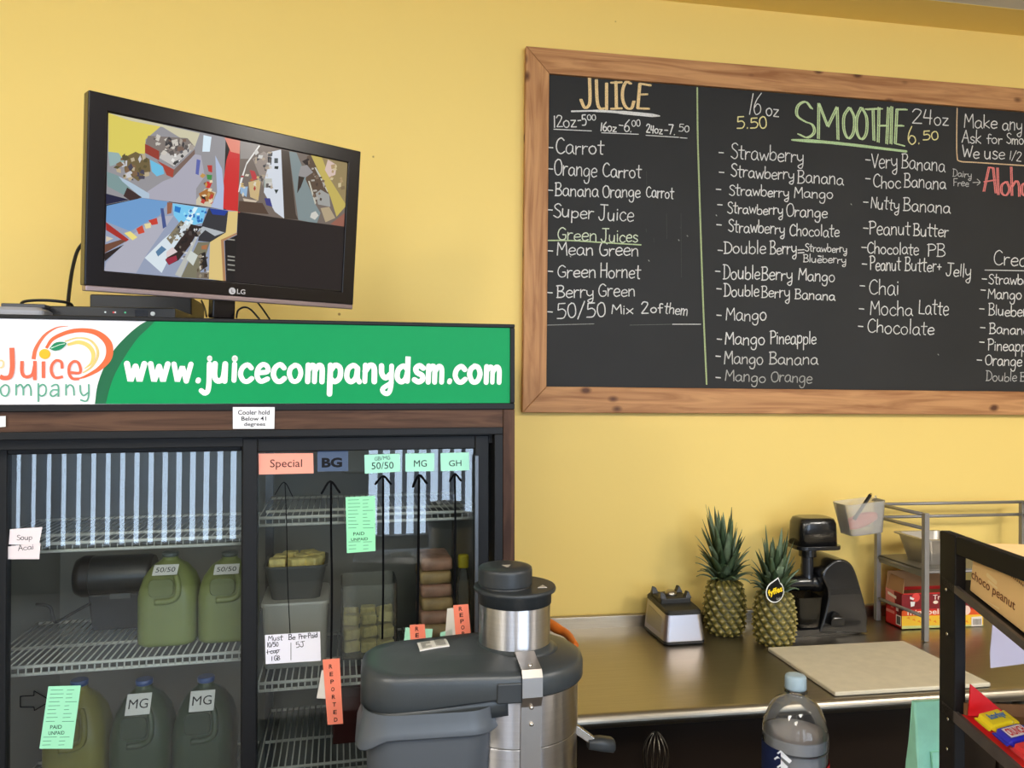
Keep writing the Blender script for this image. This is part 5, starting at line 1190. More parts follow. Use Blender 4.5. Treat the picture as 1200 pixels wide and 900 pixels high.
# red carton below
x0, x1 = 1.838, 2.162; y0, y1 = 2.478, 2.572; hb_ = 1.038-CZ
rb = thing('produce_carton', 'open red and yellow printed carton under the grey rack', 'carton', at(0, 0, CZ+.001))
th = .004
BRN = mat('carton_brown', rgb(150, 110, 70), .8)
RED = attr_mat('printed_carton', rough=.5, spec=.3)
sh = MB().ink(196, 40, 36)
sh.box((x0, y0, 0), (x1, y0+th, hb_)).box((x0, y0, 0), (x0+th, y1, hb_)).box((x1-th, y0, 0), (x1, y1, hb_)).box((x0, y1-th, 0), (x1, y1, hb_)).box((x0, y0, 0), (x1, y1, th))
side = sh.build('box', RED, rb)
fl = MB().hexa([(x0, y1, hb_), (x1, y1, hb_), (x1, y1-th, hb_), (x0, y1-th, hb_)], [(x0+.01, y1+.005, hb_+.06), (x1, y1+.005, hb_+.055), (x1, y1+.001, hb_+.055), (x0+.01, y1+.001, hb_+.06)]); fl.build('flap', BRN, rb)
MB().box((x0+th, y0+th, hb_-.02), (x1-th, y1-th, hb_-.012)).build('inner_flap', BRN, rb)
MB().hexa([(x0, y0, hb_), (x0, y1, hb_), (x0+th, y1, hb_), (x0+th, y0, hb_)], [(x0+.02, y0+.02, hb_+.045), (x0+.02, y1-.0, hb_+.05), (x0+.024, y1-.0, hb_+.05), (x0+.024, y0+.02, hb_+.045)]).build('flap', BRN, rb)
pr_ = MB(); v_ = y0-.0008; fr_ = lambda x, y: (lambda p: (p[0], max(.001, p[2]-CZ-.001)))(on_y(x, y, y0))
def pq(col, *pts, d=0.0): pr_.ink(*col); pr_.add([(a, v_-d, b) for a, b in [fr_(x, y) for x, y in pts]], [tuple(range(len(pts)))])
pq((122, 30, 34), (1056.5, 697), (1152, 694), (1152, 712), (1056.5, 714)); pq((226, 92, 40), (1056.5, 716), (1152, 714), (1152, 722), (1056.5, 724), d=.0002); pq((240, 190, 56), (1056.5, 722), (1152, 720), (1152, 735), (1056.5, 736), d=.0004)
pq((206, 206, 130), (1056.5, 733.5), (1152, 731.5), (1152, 735), (1056.5, 737), d=.0006)
for i in range(14):
    x = 1062+i*6.2; pq((232, 140, 40), (x, 724+2*(i % 3)), (x+3, 722.6+2*(i % 3)), (x+4.4, 726+2*(i % 3)), d=.0008)
c_ = fr_(1073, 700); pr_.ink(222, 74, 66); pr_.add([(c_[0]+.016*math.cos(k*PI/10), v_-.0008, c_[1]+.016*math.sin(k*PI/10)) for k in range(20)], [tuple(range(20))])
pq((240, 236, 230), (1066, 699), (1071, 701), (1070, 703), (1066, 702), d=.0012); pq((240, 236, 230), (1066.5, 705), (1072, 705), (1071, 710), (1067, 711), d=.0012)
c_ = fr_(1132, 715); pr_.ink(240, 206, 186); pr_.add([(c_[0]+.017*math.cos(k*PI/10), v_-.0010, c_[1]+.017*math.sin(k*PI/10)) for k in range(20)], [tuple(range(20))])
pq((238, 226, 212), (1138, 723), (1150.5, 722), (1150.5, 734), (1138, 735), d=.0010)
for i in range(8): pq((60, 50, 40), (1140+i*1.2, 725), (1140.6+i*1.2, 725), (1140.6+i*1.2, 732), (1140+i*1.2, 732), d=.0014)
pr_.ink(246, 226, 206); a_, b_ = fr_(1063, 721), fr_(1102, 713); printed(pr_, 'mini bell', a_[0], a_[1], b_[0], b_[1], v_-.0012, .01)
a_, b_ = fr_(1093, 702.5), fr_(1103, 696.5); printed(pr_, 'Tri', a_[0], a_[1], b_[0], b_[1], v_-.0012, .01)
c_ = fr_(1096, 705.5); pr_.add([(c_[0]+.010*math.cos(k*PI/8), v_-.0012, c_[1]+.006*math.sin(k*PI/8)) for k in range(16)], [tuple(range(16))])
pr_.build('front_printing', RED, rb)
ps = MB(); xs_ = x0-.0008
def sq(col, *pts, d=0.0): ps.ink(*col); ps.add([(xs_-d, y0+(y1-y0)*a, hb_*b) for a, b in pts], [tuple(range(len(pts)))])
sq((214, 128, 112), (.45, .62), (1, .62), (1, 1), (.45, 1)); sq((110, 24, 30), (0, .30), (.3, .34), (.5, .98), (0, .98), d=.0003); sq((232, 222, 206), (.35, .78), (.85, .84), (.85, .92), (.35, .86), d=.0006)
sq((226, 120, 100), (.5, .5), (.66, .5), (.66, .66), (.5, .66), d=.0004); sq((238, 210, 200), (.22, .46), (.36, .46), (.36, .64), (.22, .64), d=.0006)
sq((236, 220, 206), (.06, .08), (.36, .08), (.36, .36), (.06, .36), d=.0006); sq((90, 84, 78), (.1, .11), (.32, .11), (.32, .33), (.1, .33), d=.0008); sq((222, 130, 110), (.45, .34), (.95, .34), (.95, .42), (.45, .42), d=.0004)
ps.build('side_printing', RED, rb)
# clear cup with marker hanging at the rack corner
FROST = glass_mat('frosted_plastic', (.92, .92, .90, 1), .2, 1.3, haze=.24, hazecol=(.86, .84, .80, 1))
kx0, kx1 = on_y(986, 600, 2.44), on_y(1033, 600, 2.44); kz1, kz0 = on_y(1000, 587, 2.44)[2], on_y(1000, 624, 2.44)[2]
cx_ = (kx0[0]+kx1[0])/2; cw2 = kx1[0]-kx0[0]
cup = thing('utensil_cup', 'frosted plastic box clipped to the corner of the grey rack', 'container', at(cx_, 2.44, kz0, 0) @ Matrix.Rotation(-.10, 4, 'Y'))
MB().loft([[(x, y, 0) for x, y in rrect(cw2*.80, .085, .02)], [(x, y, kz1-kz0) for x, y in rrect(cw2, .10, .022)], [(x, y, kz1-kz0) for x, y in rrect(cw2-.005, .095, .02)], [(x, y, .003) for x, y in rrect(cw2*.80-.005, .08, .018)]], smooth=False).build('box', FROST, cup)
MB().tube([(cw2/2-.004, .03, kz1-kz0-.012), (cw2/2+.010, .03, kz1-kz0+.004), (cw2/2+.016, .03, kz1-kz0-.014)], .0022, 6).build('hook', STEEL, cup)
sp = MB().loft([[(.056*(t-.5)*2, y*.5+.0, .05+.030*t+z*.5*(.4+1.2*math.sin(PI*(.15+.75*t)))) for y, z in rrect(.045, .065, .02)] for t in np.linspace(0, 1, 7)], smooth=True).build('sponge', mat('pink_sponge', rgb(236, 128, 116), .8, noise=.15, nscale=80), M=at(cx_-.002, 2.44, kz0-.024)); tag(sp, 'pink sponge inside the frosted box on the rack corner', 'sponge')
mk_ = thing('marker_pen', 'black marker pen leaning out of the frosted box on the rack corner', 'pen', Matrix.Identity(4))
e0, e1 = on_y(1010, 595, 2.43), on_y(1021, 578.5, 2.43); dirv = (e1-e0)/np.linalg.norm(e1-e0)
MB().tube([tuple(e0-dirv*.05), tuple(e1-dirv*.006)], .0062, 12).build('barrel', BPL, mk_)
MB().tube([tuple(e1-dirv*.006), tuple(e1)], [.0055, .004], 12).build('tip', mat('brass_tip', rgb(190, 160, 90), .35, .8), mk_)
# orange handled tool behind the big juicer
og = [on_z(x, y, CZ+.022) for x, y in ((640, 735), (652, 741), (664, 745), (675, 757))]
oh = MB().tube(smooth_path([tuple(p+np.array([0, 0, dz])) for p, dz in zip(og, (.02, .014, .006, .002))], 6), [.014, .016, .017, .018, .018, .018, .018, .017, .016, .015, .015, .014, .014, .013, .013, .012, .011, .010, .009][:19], 12).build('scraper_handle', mat('orange_plastic', rgb(222, 116, 40), .4)); tag(oh, 'orange plastic handle lying on the counter behind the big juicer', 'handle')

# ================================================================== THE SERVING COUNTER IN FRONT (top just below the picture)
SZ = .85
sc_ = thing('serving_counter', 'front serving counter that carries the big juicer, the bottle and the candy rack', 'counter', at(0, 0, 0))
MB().box((-.35, .55, SZ-.035), (2.2, 1.635, SZ)).build('top', mat('counter_laminate', rgb(96, 92, 88), .4, noise=.1, nscale=40), sc_, bevel=.004)
MB().box((-.30, .62, 0), (2.15, 1.60, SZ-.035)).build('cabinet', mat('counter_panel_dark', rgb(58, 50, 46), .5), sc_)

# ------------------------------------------------------------------ big centrifugal juicer
JYY = 1.50
def jv(x, y, Y=JYY): p = on_y(x, y, Y); return p[0], p[2]
jc0 = jv(603, 720); JX0 = jc0[0]; pm = jv(604, 720)[0]-jv(603, 720)[0]      # metres per pixel at the juicer
BJ = thing('centrifugal_juicer', 'big steel and black centrifugal juicer with a grey pulp bin in front of the cooler', 'juicer', at(JX0, JYY, SZ+.001))
zj = lambda y: jv(603, y)[1]-SZ-.001
JBLK = mat('juicer_lid_black', rgb(52, 56, 58), .36, spec=.45, bump=.05, bscale=400)
def streaked(m):
    nt = m.node_tree; b = nt.nodes['Principled BSDF']; t = nt.nodes.new('ShaderNodeTangent'); t.direction_type = 'RADIAL'; t.axis = 'Z'
    nt.links.new(t.outputs[0], b.inputs['Tangent']); b.inputs['Anisotropic'].default_value = .92; b.inputs['Anisotropic Rotation'].default_value = .25; b.inputs['Roughness'].default_value = .34
    return m
JRIM = mat('juicer_rim_black', rgb(44, 47, 49), .4, spec=.4)
JST = streaked(mat('juicer_steel', rgb(190, 188, 190), .25, 1.0, noise=.05, nscale=6, stretch=(1, 1, 40)))
JBIN = mat('pulp_bin_grey', rgb(72, 76, 81), .42, spec=.4)
RB = 73*pm; RC = 41*pm
zl0, zl1 = zj(797)-.0, zj(772)                                   # lid: lower edge and rim height on the axis plane
zl1 = zj(762); zl0 = zl1-.038
zc0, zc1 = zj(752), zj(697)
MB().lathe([(RB*.93, .0), (RB, .012), (RB, zl0-.101)], n=64).build('motor_base', JST, BJ)
MB().lathe([(RB*1.006, zl0-.100), (RB*1.006, zl0+.012)], n=64).build('bowl', JST, BJ)
MB().lathe([(RB*.99, zl0-.103), (RB*.99, zl0-.097)], n=64).build('seam_ring', mat('seam_dark', rgb(60, 56, 52), .4, .6), BJ)
# lid: hull of the bowl circle and the chute lobe on the bin side
def hull(pts):
    pts = sorted(set((round(a, 6), round(b, 6)) for a, b in pts)); 
    def half(p):
        o = []
        for q in p:
            while len(o) > 1 and (o[-1][0]-o[-2][0])*(q[1]-o[-2][1])-(o[-1][1]-o[-2][1])*(q[0]-o[-2][0]) <= 0: o.pop()
            o.append(q)
        return o
    a, b = half(pts), half(pts[::-1]); return a[:-1]+b[:-1]
def resample(poly, n):
    P_ = [np.array(p) for p in poly]+[np.array(poly[0])]; d = np.cumsum([0]+[np.linalg.norm(P_[i+1]-P_[i]) for i in range(len(P_)-1)])
    return [tuple(np.array([np.interp(t, d, [p[k] for p in P_]) for k in (0, 1)])) for t in np.linspace(0, d[-1], n, endpoint=False)]
RL = 79*pm
circ = [(RL*math.cos(2*PI*i/72), RL*math.sin(2*PI*i/72)) for i in range(72)]
lobeL, lobeR = -173*pm, -60*pm
lobe = [(x, y) for x, y in rrect(lobeR-lobeL, .205, .078, 10, (lobeL+lobeR)/2, -.028)]
out = resample(hull(circ+lobe), 120)
cen = np.array([-.06, -.01])
def scl(s, z, slope=-.006): 
    r = []
    for x, y in out:
        q = cen+(np.array([x, y])-cen)*s; r.append((q[0], q[1], z-slope*max(0, -x-.03)/.25))
    return r
rise = max(.012, zc0-zl1+.006)
MB().loft([scl(.985, zl0-.004, .022), scl(1.0, zl0, .022), scl(1.0, zl1-.014), scl(.985, zl1-.004), scl(.95, zl1+.001), scl(.85, zl1+.3*rise*.6, 0), scl(.6, zl1+.55*rise, 0), scl(.4, zl1+.7*rise, 0)]).build('lid', JBLK, BJ)
MB().loft([[(x, y, zl0-.038-.018*max(0, -x-.03)/.25) for x, y in [(cen+(np.array(p)-cen)*.996) for p in resample(hull(lobe+[(-.025, -.122), (-.025, .10)]), 90)]],
           [(x, y, zl0+.004-.018*max(0, -x-.03)/.25) for x, y in [(cen+(np.array(p)-cen)*.992) for p in resample(hull(lobe+[(-.025, -.122), (-.025, .10)]), 90)]]]).build('pulp_chute', JBLK, BJ)
MB().lathe([(RC*1.22, zl1+.35*rise), (RC*1.08, zc0-.003), (RC*1.0, zc0+.004)], n=56).build('chute_collar', JBLK, BJ)
MB().lathe([(RC, zc0-.01), (RC, zc1-.006)], n=64).build('feed_chute', streaked(mat('chute_steel', rgb(204, 203, 206), .22, 1.0, noise=.05, nscale=6, stretch=(1, 1, 40))), BJ)
zr = zj(690)
MB().lathe([(RC*1.03, zc1-.012), (RC*1.03, zr-.004), (47*pm, zr), (47.5*pm, zr+.004), (46.5*pm, zr+.008), (.0, zr+.007)], n=64).build('chute_rim', JRIM, BJ)
px_ = jv(592, 690)[0]-JX0; R1 = 31*pm; z1, z2, z3 = zr+.006, zj(684), zj(664)
MB().lathe([(R1*.94, z1), (R1*.94, z2-.001), (R1*.90, z2), (R1, z2+.002), (R1, z3-.004), (R1*.985, z3), (R1*.94, z3+.002), (R1*.6, z3+.005), (0, z3+.006)], (px_, 0, 0), 56).build('pusher', JRIM, BJ)
tr = MB(); yy = -R1*.35; zz = z3+.0085
tr.hexa([(px_-.009, yy+.010, z3+.0045), (px_+.009, yy+.010, z3+.0045), (px_, yy-.010, z3+.0035)], [(px_-.009, yy+.010, z3+.0062), (px_+.009, yy+.010, z3+.0062), (px_, yy-.010, z3+.0050)]); tr.build('arrow_mark', mat('arrow_beige', rgb(176, 168, 156), .5), BJ)
ax = jv(632, 690)[0]-JX0
tr = MB(); tr.hexa([(ax-.009, -.030, zr+.0075), (ax+.009, -.030, zr+.0075), (ax+.004, -.012, zr+.0078)], [(ax-.009, -.030, zr+.009), (ax+.009, -.030, zr+.009), (ax+.004, -.012, zr+.0092)]); tr.build('arrow_mark', mat('arrow_beige', rgb(176, 168, 156), .5), BJ)
# locking strap over the lid edge and down the body
phi = math.radians(-86); dr = np.array([math.cos(phi), math.sin(phi)]); tn = np.array([-dr[1], dr[0]]); hwid = 11*pm
path = [(RC*1.12, zc0+.004), (RL*.80, zl1+.012), (RL*.97, zl1+.006), (RL*1.015, zl1-.004), (RL*1.02, zl0), (RB*1.035, zl0-.02), (RB*1.035, .10)]
Rg = []
for i, (r, z) in enumerate(path):
    a = np.array(path[max(i-1, 0)]); b = np.array(path[min(i+1, len(path)-1)]); t = (b-a)/np.linalg.norm(b-a); n_ = np.array([-t[1], t[0]])
    if n_[0]*.5+n_[1] < 0 or (i > 3 and n_[0] < 0): n_ = -n_
    ro, zo = r+n_[0]*.0035, z+n_[1]*.0035
    Rg.append([(*(dr*r-tn*hwid), z), (*(dr*r+tn*hwid), z), (*(dr*ro+tn*hwid), zo), (*(dr*ro-tn*hwid), zo)])
MB().loft(Rg, smooth=False).build('locking_strap', mat('strap_steel', rgb(168, 162, 156), .3, 1.0), BJ)
for r, z in ((RL*.90, zl1+.0135), (RB*1.075, zl0-.020), (RB*1.075, zl0-.05)):
    MB().lathe([(.004, z-.003), (.004, z+.001), (.002, z+.0025)] , (dr[0]*r, dr[1]*r, 0), 12).build('rivet', STEELB, BJ)
# latch tongue left of the strap
q0 = np.array([math.cos(math.radians(-100))*RL, math.sin(math.radians(-100))*RL])
MB().box((-.055, -RL*1.012, zl0-.012), (-.002, -RL*.90, zl1-.012)).build('lid_latch', JRIM, BJ, bevel=.004)
# side lever with a black grip
e0 = np.array([*jv(672, 846, 1.47)]); 
lp = [(p[0]-JX0, p[1]-SZ-.001) for p in (jv(668, 842), jv(690, 858), jv(711, 861))]
MB().hexa([(lp[0][0], -.045, lp[0][1]-.012), (lp[0][0], -.030, lp[0][1]-.012), (lp[0][0], -.030, lp[0][1]+.008), (lp[0][0], -.045, lp[0][1]+.008)], [(lp[1][0], -.045, lp[1][1]-.010), (lp[1][0], -.030, lp[1][1]-.010), (lp[1][0], -.030, lp[1][1]+.008), (lp[1][0], -.045, lp[1][1]+.008)]).build('lever_arm', STEELB, BJ, bevel=.002)
MB().loft([[(lp[1][0]-.012, -.0375+y, lp[1][1]-.004+z) for y, z in rrect(.026, .020, .008)], [(lp[1][0]+.012, -.0375+y, lp[1][1]-.006+z) for y, z in rrect(.030, .026, .009)], [(lp[2][0], -.0375+y, lp[2][1]+z-.003) for y, z in rrect(.030, .026, .010)], [(lp[2][0]+.004, -.0375+y, lp[2][1]+z-.003) for y, z in rrect(.022, .020, .009)]]).build('lever_grip', JRIM, BJ)
# grey pulp bin with its flared pouring lip
bl0, bl1 = -168*pm, -30*pm
binp = lambda e, z, l=0.0: [(x, y, z) for x, y in rrect(bl1-bl0+2*e, .215+2*e, .06, 8, (bl0+bl1)/2-l, -.032)]
zt = zl0-.020; zlip = zt-.034
MB().loft([binp(-.02, 0), binp(-.012, .02), binp(-.002, zlip), binp(.001, zt)], cap1=False).build('pulp_bin', JBIN, BJ)
ri = []
for (e, z, k) in ((.003, zt+.002, 0), (.004, zt-.012, 0), (.0055, zlip+.006, .8), (.009, zlip-.003, 1.2), (.0075, zlip-.006, 1.2), (.001, zlip-.002, .3)):
    r = []
    for x, y, zz in binp(e, z):
        f = max(0, (-(x-(bl0+bl1)/2)/(bl1-bl0)*2)-.62)/.38; f = f*f*(3-2*f)
        r.append((x-.007*k*f, y, zz-.020*k*f))
    ri.append(r)
MB().loft(ri, cap0=False, cap1=False).build('bin_lip', mat('pulp_bin_lip', rgb(78, 83, 89), .4, spec=.4), BJ)
# printed label on the lid
lx = [jv(x, y, JYY-.02) for x, y in ((479, 764), (513, 757), (516, 775), (482, 782))]
RINGS = [(.95, zl1+.001, -.006), (.85, zl1+.3*rise*.6, 0), (.6, zl1+.55*rise, 0), (.4, zl1+.7*rise, 0)]
def lid_h(x, y):
    d = np.array([x, y])-cen; L_ = np.linalg.norm(d); best = max(out, key=lambda q: (np.array(q)-cen) @ d/(np.linalg.norm(np.array(q)-cen)*L_+1e-9))
    s_ = L_/np.linalg.norm(np.array(best)-cen); S = [r[0] for r in RINGS][::-1]; zz = [r[1]-r[2]*max(0, -(cen[0]+(best[0]-cen[0])*r[0])-.03)/.25 for r in RINGS][::-1]
    return float(np.interp(s_, S, zz))
LFx = -.160; st = MB().ink(226, 222, 216)
lc_ = [(LFx-.030, .026), (LFx+.028, .040), (LFx+.031, -.008), (LFx-.027, -.022)]
def lz(x, y): return lid_h(x, y)+.0022
NG = 9; gp = [[np.array(lc_[3])*(1-a)*(1-b)+np.array(lc_[2])*a*(1-b)+np.array(lc_[1])*a*b+np.array(lc_[0])*(1-a)*b for a in np.linspace(0, 1, NG)] for b in np.linspace(0, 1, NG)]
st.add([(*p, lz(*p)) for r in gp for p in r]+[(*p, lz(*p)-.0025) for r in gp for p in r], [(j*NG+i, j*NG+i+1, (j+1)*NG+i+1, (j+1)*NG+i) for j in range(NG-1) for i in range(NG-1)]+[(i, i+1, NG*NG+i+1, NG*NG+i) for i in range(NG-1)])
so = st.build('sticker', PAPER, BJ); so['label'] = 'small white printed label'
sk = MB().ink(104, 102, 98)
for i in range(7):
    for (s0, s1) in ((.10, .42), (.56, .90)):
        if i in (2, 3) and s0 < .2: s1 = .25
        t = .14+.11*i; A = np.array(lc_[3])*(1-t)+np.array(lc_[0])*t; Bq = np.array(lc_[2])*(1-t)+np.array(lc_[1])*t
        for u_ in (0,):
            p = A+(Bq-A)*s0; q = A+(Bq-A)*s1; d_ = np.array([0, .0010]); sk.add([(*(p-d_), lz(*p)+.0014), (*(q-d_), lz(*q)+.0014), (*(q+d_), lz(*q)+.0014), (*(p+d_), lz(*p)+.0014)], [(0, 1, 2, 3)])
sk.build('printing', PAPER, so)

# ------------------------------------------------------------------ soda bottle
BY = 1.38
bz = lambda y: on_y(932, y, BY)[2]-SZ-.001
bxx = on_y(932, 850, BY)[0]; rb_ = (on_y(966.5, 880, BY)[0]-on_y(897.5, 880, BY)[0])/2
sb = thing('soda_bottle', 'large clear plastic bottle half full of clear liquid with a pale blue cap', 'bottle', at(bxx, BY, SZ+.001))
PET = glass_mat('clear_pet', (.975, .98, .98, 1), .02, 1.42, 1.2, haze=.02)
zn, zs, zc_ = bz(812), bz(848), bz(803)
prof = [(rb_*.55, 0), (rb_*.92, .008), (rb_, .03), (rb_*.97, .05), (rb_*.97, bz(870)-.02), (rb_, bz(870)), (rb_*.97, zs-.005), (rb_*.86, zs+.018), (rb_*.66, (zs+zn)/2+.012), (rb_*.40, zn-.008), (rb_*.27, zn), (rb_*.25, zc_)]
prof2 = [tuple(p) for p in smooth_path(prof, 4)]
MB().lathe(prof2, n=56).build('bottle_body', PET, sb)
zw = bz(857)
LIQ = glass_mat('clear_liquid', (.86, .87, .88, 1), .0, 1.33, 1.0, haze=.38, hazecol=(.62, .63, .66, 1))
lp_ = [(r*.97, z+.001) for r, z in prof2 if z < zw]+[(rb_*.965, zw)]
MB().lathe(lp_, n=56, cap1=True).build('liquid', LIQ, sb)
MB().lathe([(rb_*.25, zc_-.012), (rb_*.36, zc_-.011), (rb_*.36, zc_-.008), (rb_*.25, zc_-.007)], n=32).build('neck_ring', PET, sb)
cr = rb_*.315; zcap = bz(791)
cpm = MB(); R = []
for (r, z) in ((cr, zc_-.006), (cr*1.02, zc_-.002), (cr, zcap-.004), (cr*.9, zcap), (cr*.6, zcap+.001)): R.append([((r+(.0005 if i % 2 else 0))*math.cos(2*PI*i/72), (r+(.0005 if i % 2 else 0))*math.sin(2*PI*i/72), z) for i in range(72)])
cpm.loft(R).build('cap', mat('cap_pale_blue', rgb(150, 170, 182), .4), sb)
# wrap label with slashes, below the liquid line
lb = MB(); r_ = rb_*1.004; z0_, z1_ = .06, bz(868)
def seg(a0, a1, za, zb, col, n=10, d=0.0):
    lb.ink(*col); A = np.linspace(a0, a1, n); vs = [((r_+d)*math.cos(a), (r_+d)*math.sin(a), za) for a in A]+[((r_+d)*math.cos(a), (r_+d)*math.sin(a), zb) for a in A]; lb.add(vs, [(i, i+1, n+i+1, n+i) for i in range(n-1)], True)
dg = math.radians
seg(dg(150), dg(216), z0_, z1_, (20, 28, 60), 16); seg(dg(60), dg(150), z0_, z1_, (20, 28, 60), 16); seg(dg(0), dg(60), z0_, z1_-.03, (20, 28, 60), 16); seg(dg(-78), dg(0), z0_, z1_-.03, (196, 40, 44), 16)
for i in range(9):
    z = z1_-.006-.013*i; a0 = dg(213-6*(i % 2)); lb.ink(222, 224, 230)
    lb.add([((r_+.0006)*math.cos(a), (r_+.0006)*math.sin(a), zz) for a, zz in ((a0-dg(4), z), (a0+dg(18), z-.012), (a0+dg(22), z-.006), (a0+dg(3), z+.008))], [(0, 1, 2, 3)])
lb.build('wrap_label', PAPER, sb)

# ------------------------------------------------------------------ candy rack at the right edge
cyaw = math.radians(12.5); dd = np.array([math.sin(cyaw), math.cos(cyaw), 0]); ee = np.array([math.cos(cyaw), -math.sin(cyaw), 0])
P0 = on_y(1101, 622, 1.15); P0 = np.array([P0[0], P0[1], SZ+.001]); 
SF = Frame(P0, -dd, (0, 0, 1))                       # u towards the viewer along the side, v to the far side of the rack, w up
def sp_(x, y, v=0.0): p = SF.px(x, y, v); return p[0], p[2]
hpost = SF.px(1103, 622, 0)[2]; ub = SF.px(1119, 700, 0)[0]
RKB = mat('rack_black', rgb(22, 20, 20), .55, noise=.15, nscale=30, spec=.22)
cr_ = thing('candy_rack', 'black metal display rack with sloping shelves of sweets on the serving counter', 'rack', SF.mat())
LEN, WID = .34, .42
tb = .018
for (u, v) in ((0, 0), (LEN, 0), (0, WID), (LEN, WID)):
    MB().box((u, v, 0), (u+ub, v+tb, hpost)).build('post', RKB, cr_, bevel=.0025)
z0a, z0b = sp_(1122, 629)[1], sp_(1122, 651)[1]
for v in (0.0, WID): MB().box((ub, v+.001, z0b), (LEN+ub, v+tb, z0a)).build('top_rail', RKB, cr_, bevel=.0025)
MB().box((LEN, tb, z0b), (LEN+ub, WID, z0a)).build('front_rail', RKB, cr_, bevel=.0025)
# sloping shelves: line of the near lip measured on the side plane
def slope_shelf(a, b, th=.012):
    (u1, w1), (u2, w2) = sp_(*a), sp_(*b); k_ = (w2-w1)/(u2-u1); f = lambda u: w1+k_*(u-u1)
    U0, U1 = ub*.2, LEN+ub
    MB().hexa([(U0, .0, f(U0)-th), (U1, .0, f(U1)-th), (U1, .006, f(U1)-th), (U0, .006, f(U0)-th)], [(U0, .0, f(U0)), (U1, .0, f(U1)), (U1, .006, f(U1)), (U0, .006, f(U0))]).build('shelf_edge', mat('rack_edge', rgb(74, 66, 62), .45, noise=.2, nscale=40), cr_)
    MB().hexa([(U0, .006, f(U0)-th+.002), (U1, .006, f(U1)-th+.002), (U1, WID, f(U1)-th+.002), (U0, WID, f(U0)-th+.002)], [(U0, .006, f(U0)-.006), (U1, .006, f(U1)-.006), (U1, WID, f(U1)-.006), (U0, WID, f(U0)-.006)]).build('shelf', RKB, cr_)
    return f, k_
f2, k2 = slope_shelf((1128, 694), (1200, 752)); f3, k3 = slope_shelf((1129, 843), (1191, 897), .018)
for x, y in ((1111, 691), (1112, 743), (1113, 843), (1112, 878)):
    u, w_ = sp_(x, y); MB().lathe([(.0032, -.0025), (.0028, -.0035), (.0, -.004)], (u, 0, w_), 12, 'y').build('screw', STEELB, cr_)
# carton on the sloping shelf
an = math.atan(k2); 
def tilt(u, v, w_): return SF.mat(u, v, w_) @ Matrix.Rotation(-an, 4, 'Y')
us = ub+.006
ct_ = thing('candy_carton', 'tan carton printed choco peanut lying on the upper sloping shelf of the candy rack', 'carton', tilt(us, .0195, f2(us)-.004))
Hc = (SF.px(1150, 642.5, .012)[2]-f2(SF.px(1150, 640, .012)[0]))*math.cos(an)
KRAFT = mat('kraft_tan', rgb(238, 196, 136), .6, noise=.04, nscale=14)
MB().box((0, 0, 0), (.26, .30, Hc)).build('box', KRAFT, ct_, bevel=.002)
def ca_pt(x, y):
    p = SF.px(x, y, .012); du, dw = p[0]-us, p[2]-(f2(us)-.004); return du*math.cos(an)+dw*math.sin(an), -du*math.sin(an)+dw*math.cos(an)
cpn = MB().ink(120, 70, 40)
a_, b_ = ca_pt(1133, 676), ca_pt(1184, 709)
h_ = .019; printed(cpn, 'choco peanut', a_[0], (a_[1]+b_[1])/2-h_/2, b_[0], (a_[1]+b_[1])/2+h_/2, -.0006, .01)
c1, c2 = ca_pt(1140, 699), ca_pt(1165, 713); cpn.ink(244, 214, 160)
for k in range(2): cpn.ribbon([(c1[0], c1[1]-.006*k), (c2[0]-.02*k, c2[1]-.006*k)], .0028, -.0006)
c1 = ca_pt(1152, 674); cpn.ribbon([(c1[0], c1[1]), (c1[0]+.022, c1[1]-.002)], .007, -.0006); cpn.ribbon([(c1[0]+.004, c1[1]-.008), (c1[0]+.026, c1[1]-.009)], .004, -.0006)
cpn.ink(132, 84, 50)
for i in range(16):
    p = ca_pt(1166+i*2.2, 664+i*1.75); cpn.rect(p[0], p[1]-.002, p[0]+.0022, p[1]+.0015, -.0006)
p, q = ca_pt(1172, 659), ca_pt(1205, 686); cpn.ink(96, 66, 48); cpn.ribbon([p, q], .003, -.0006)
p, q = ca_pt(1195, 727), ca_pt(1200, 706); cpn.ink(196, 146, 88); cpn.ribbon([p, q], .0014, -.0006)
cpn.v = [(p[0], p[1], max(.002, p[2])) for p in cpn.v]; cpn.build('printing', RED, ct_)
# display tray with candy bars
an3 = math.atan(k3)
def tilt3(u, v, w_): return SF.mat(u, v, w_) @ Matrix.Rotation(-an3, 4, 'Y')
u3 = ub+.004; VW = .055
top3 = SF.px(1137, 801, VW); zr3 = top3[2]-f3(top3[0])
ty = thing('candy_tray', 'red cardboard display tray of candy bars on the lower shelf of the candy rack', 'tray', tilt3(u3, .008, f3(u3)-.0055))
TL = .25; REDB = mat('tray_red', rgb(226, 26, 34), .45); TB = mat('tray_brown', rgb(132, 92, 56), .8)
MB().box((0, 0, 0), (TL, VW-.007, .003)).build('front_flange', REDB, ty)
MB().box((0, .004, .003), (.003, .247, zr3)).build('back_wall', TB, ty); MB().box((0, VW-.007, 0), (TL, .247, .003)).build('bottom', TB, ty); MB().box((TL-.003, VW-.007, .003), (TL, .247, .03)).build('front_wall', REDB, ty); MB().box((.003, .247, .003), (TL, .25, zr3)).build('side_wall', TB, ty)
UP = u3+.010                                        # red panel across the back of the tray, cut away slantwise
def on_u(x, y): d = ray(x, y); t = (UP-(CPOS-SF.O) @ SF.X)/(d @ SF.X); p = CPOS+t*d-SF.O; return p @ SF.Y, p @ SF.Z
TI = ty.matrix_world.inverted()
rp3 = [on_u(x, y) for x, y in ((1136.5, 801), (1182, 846), (1184, 866), (1134, 850))]
lp3 = [[tuple(TI @ Vector(tuple(SF.wp(UP+k, max(.009, v), max(w_, f3(UP)+.001))))) for v, w_ in rp3] for k in (0, .003)]
MB().hexa(lp3[0], lp3[1]).build('red_panel', REDB, ty)
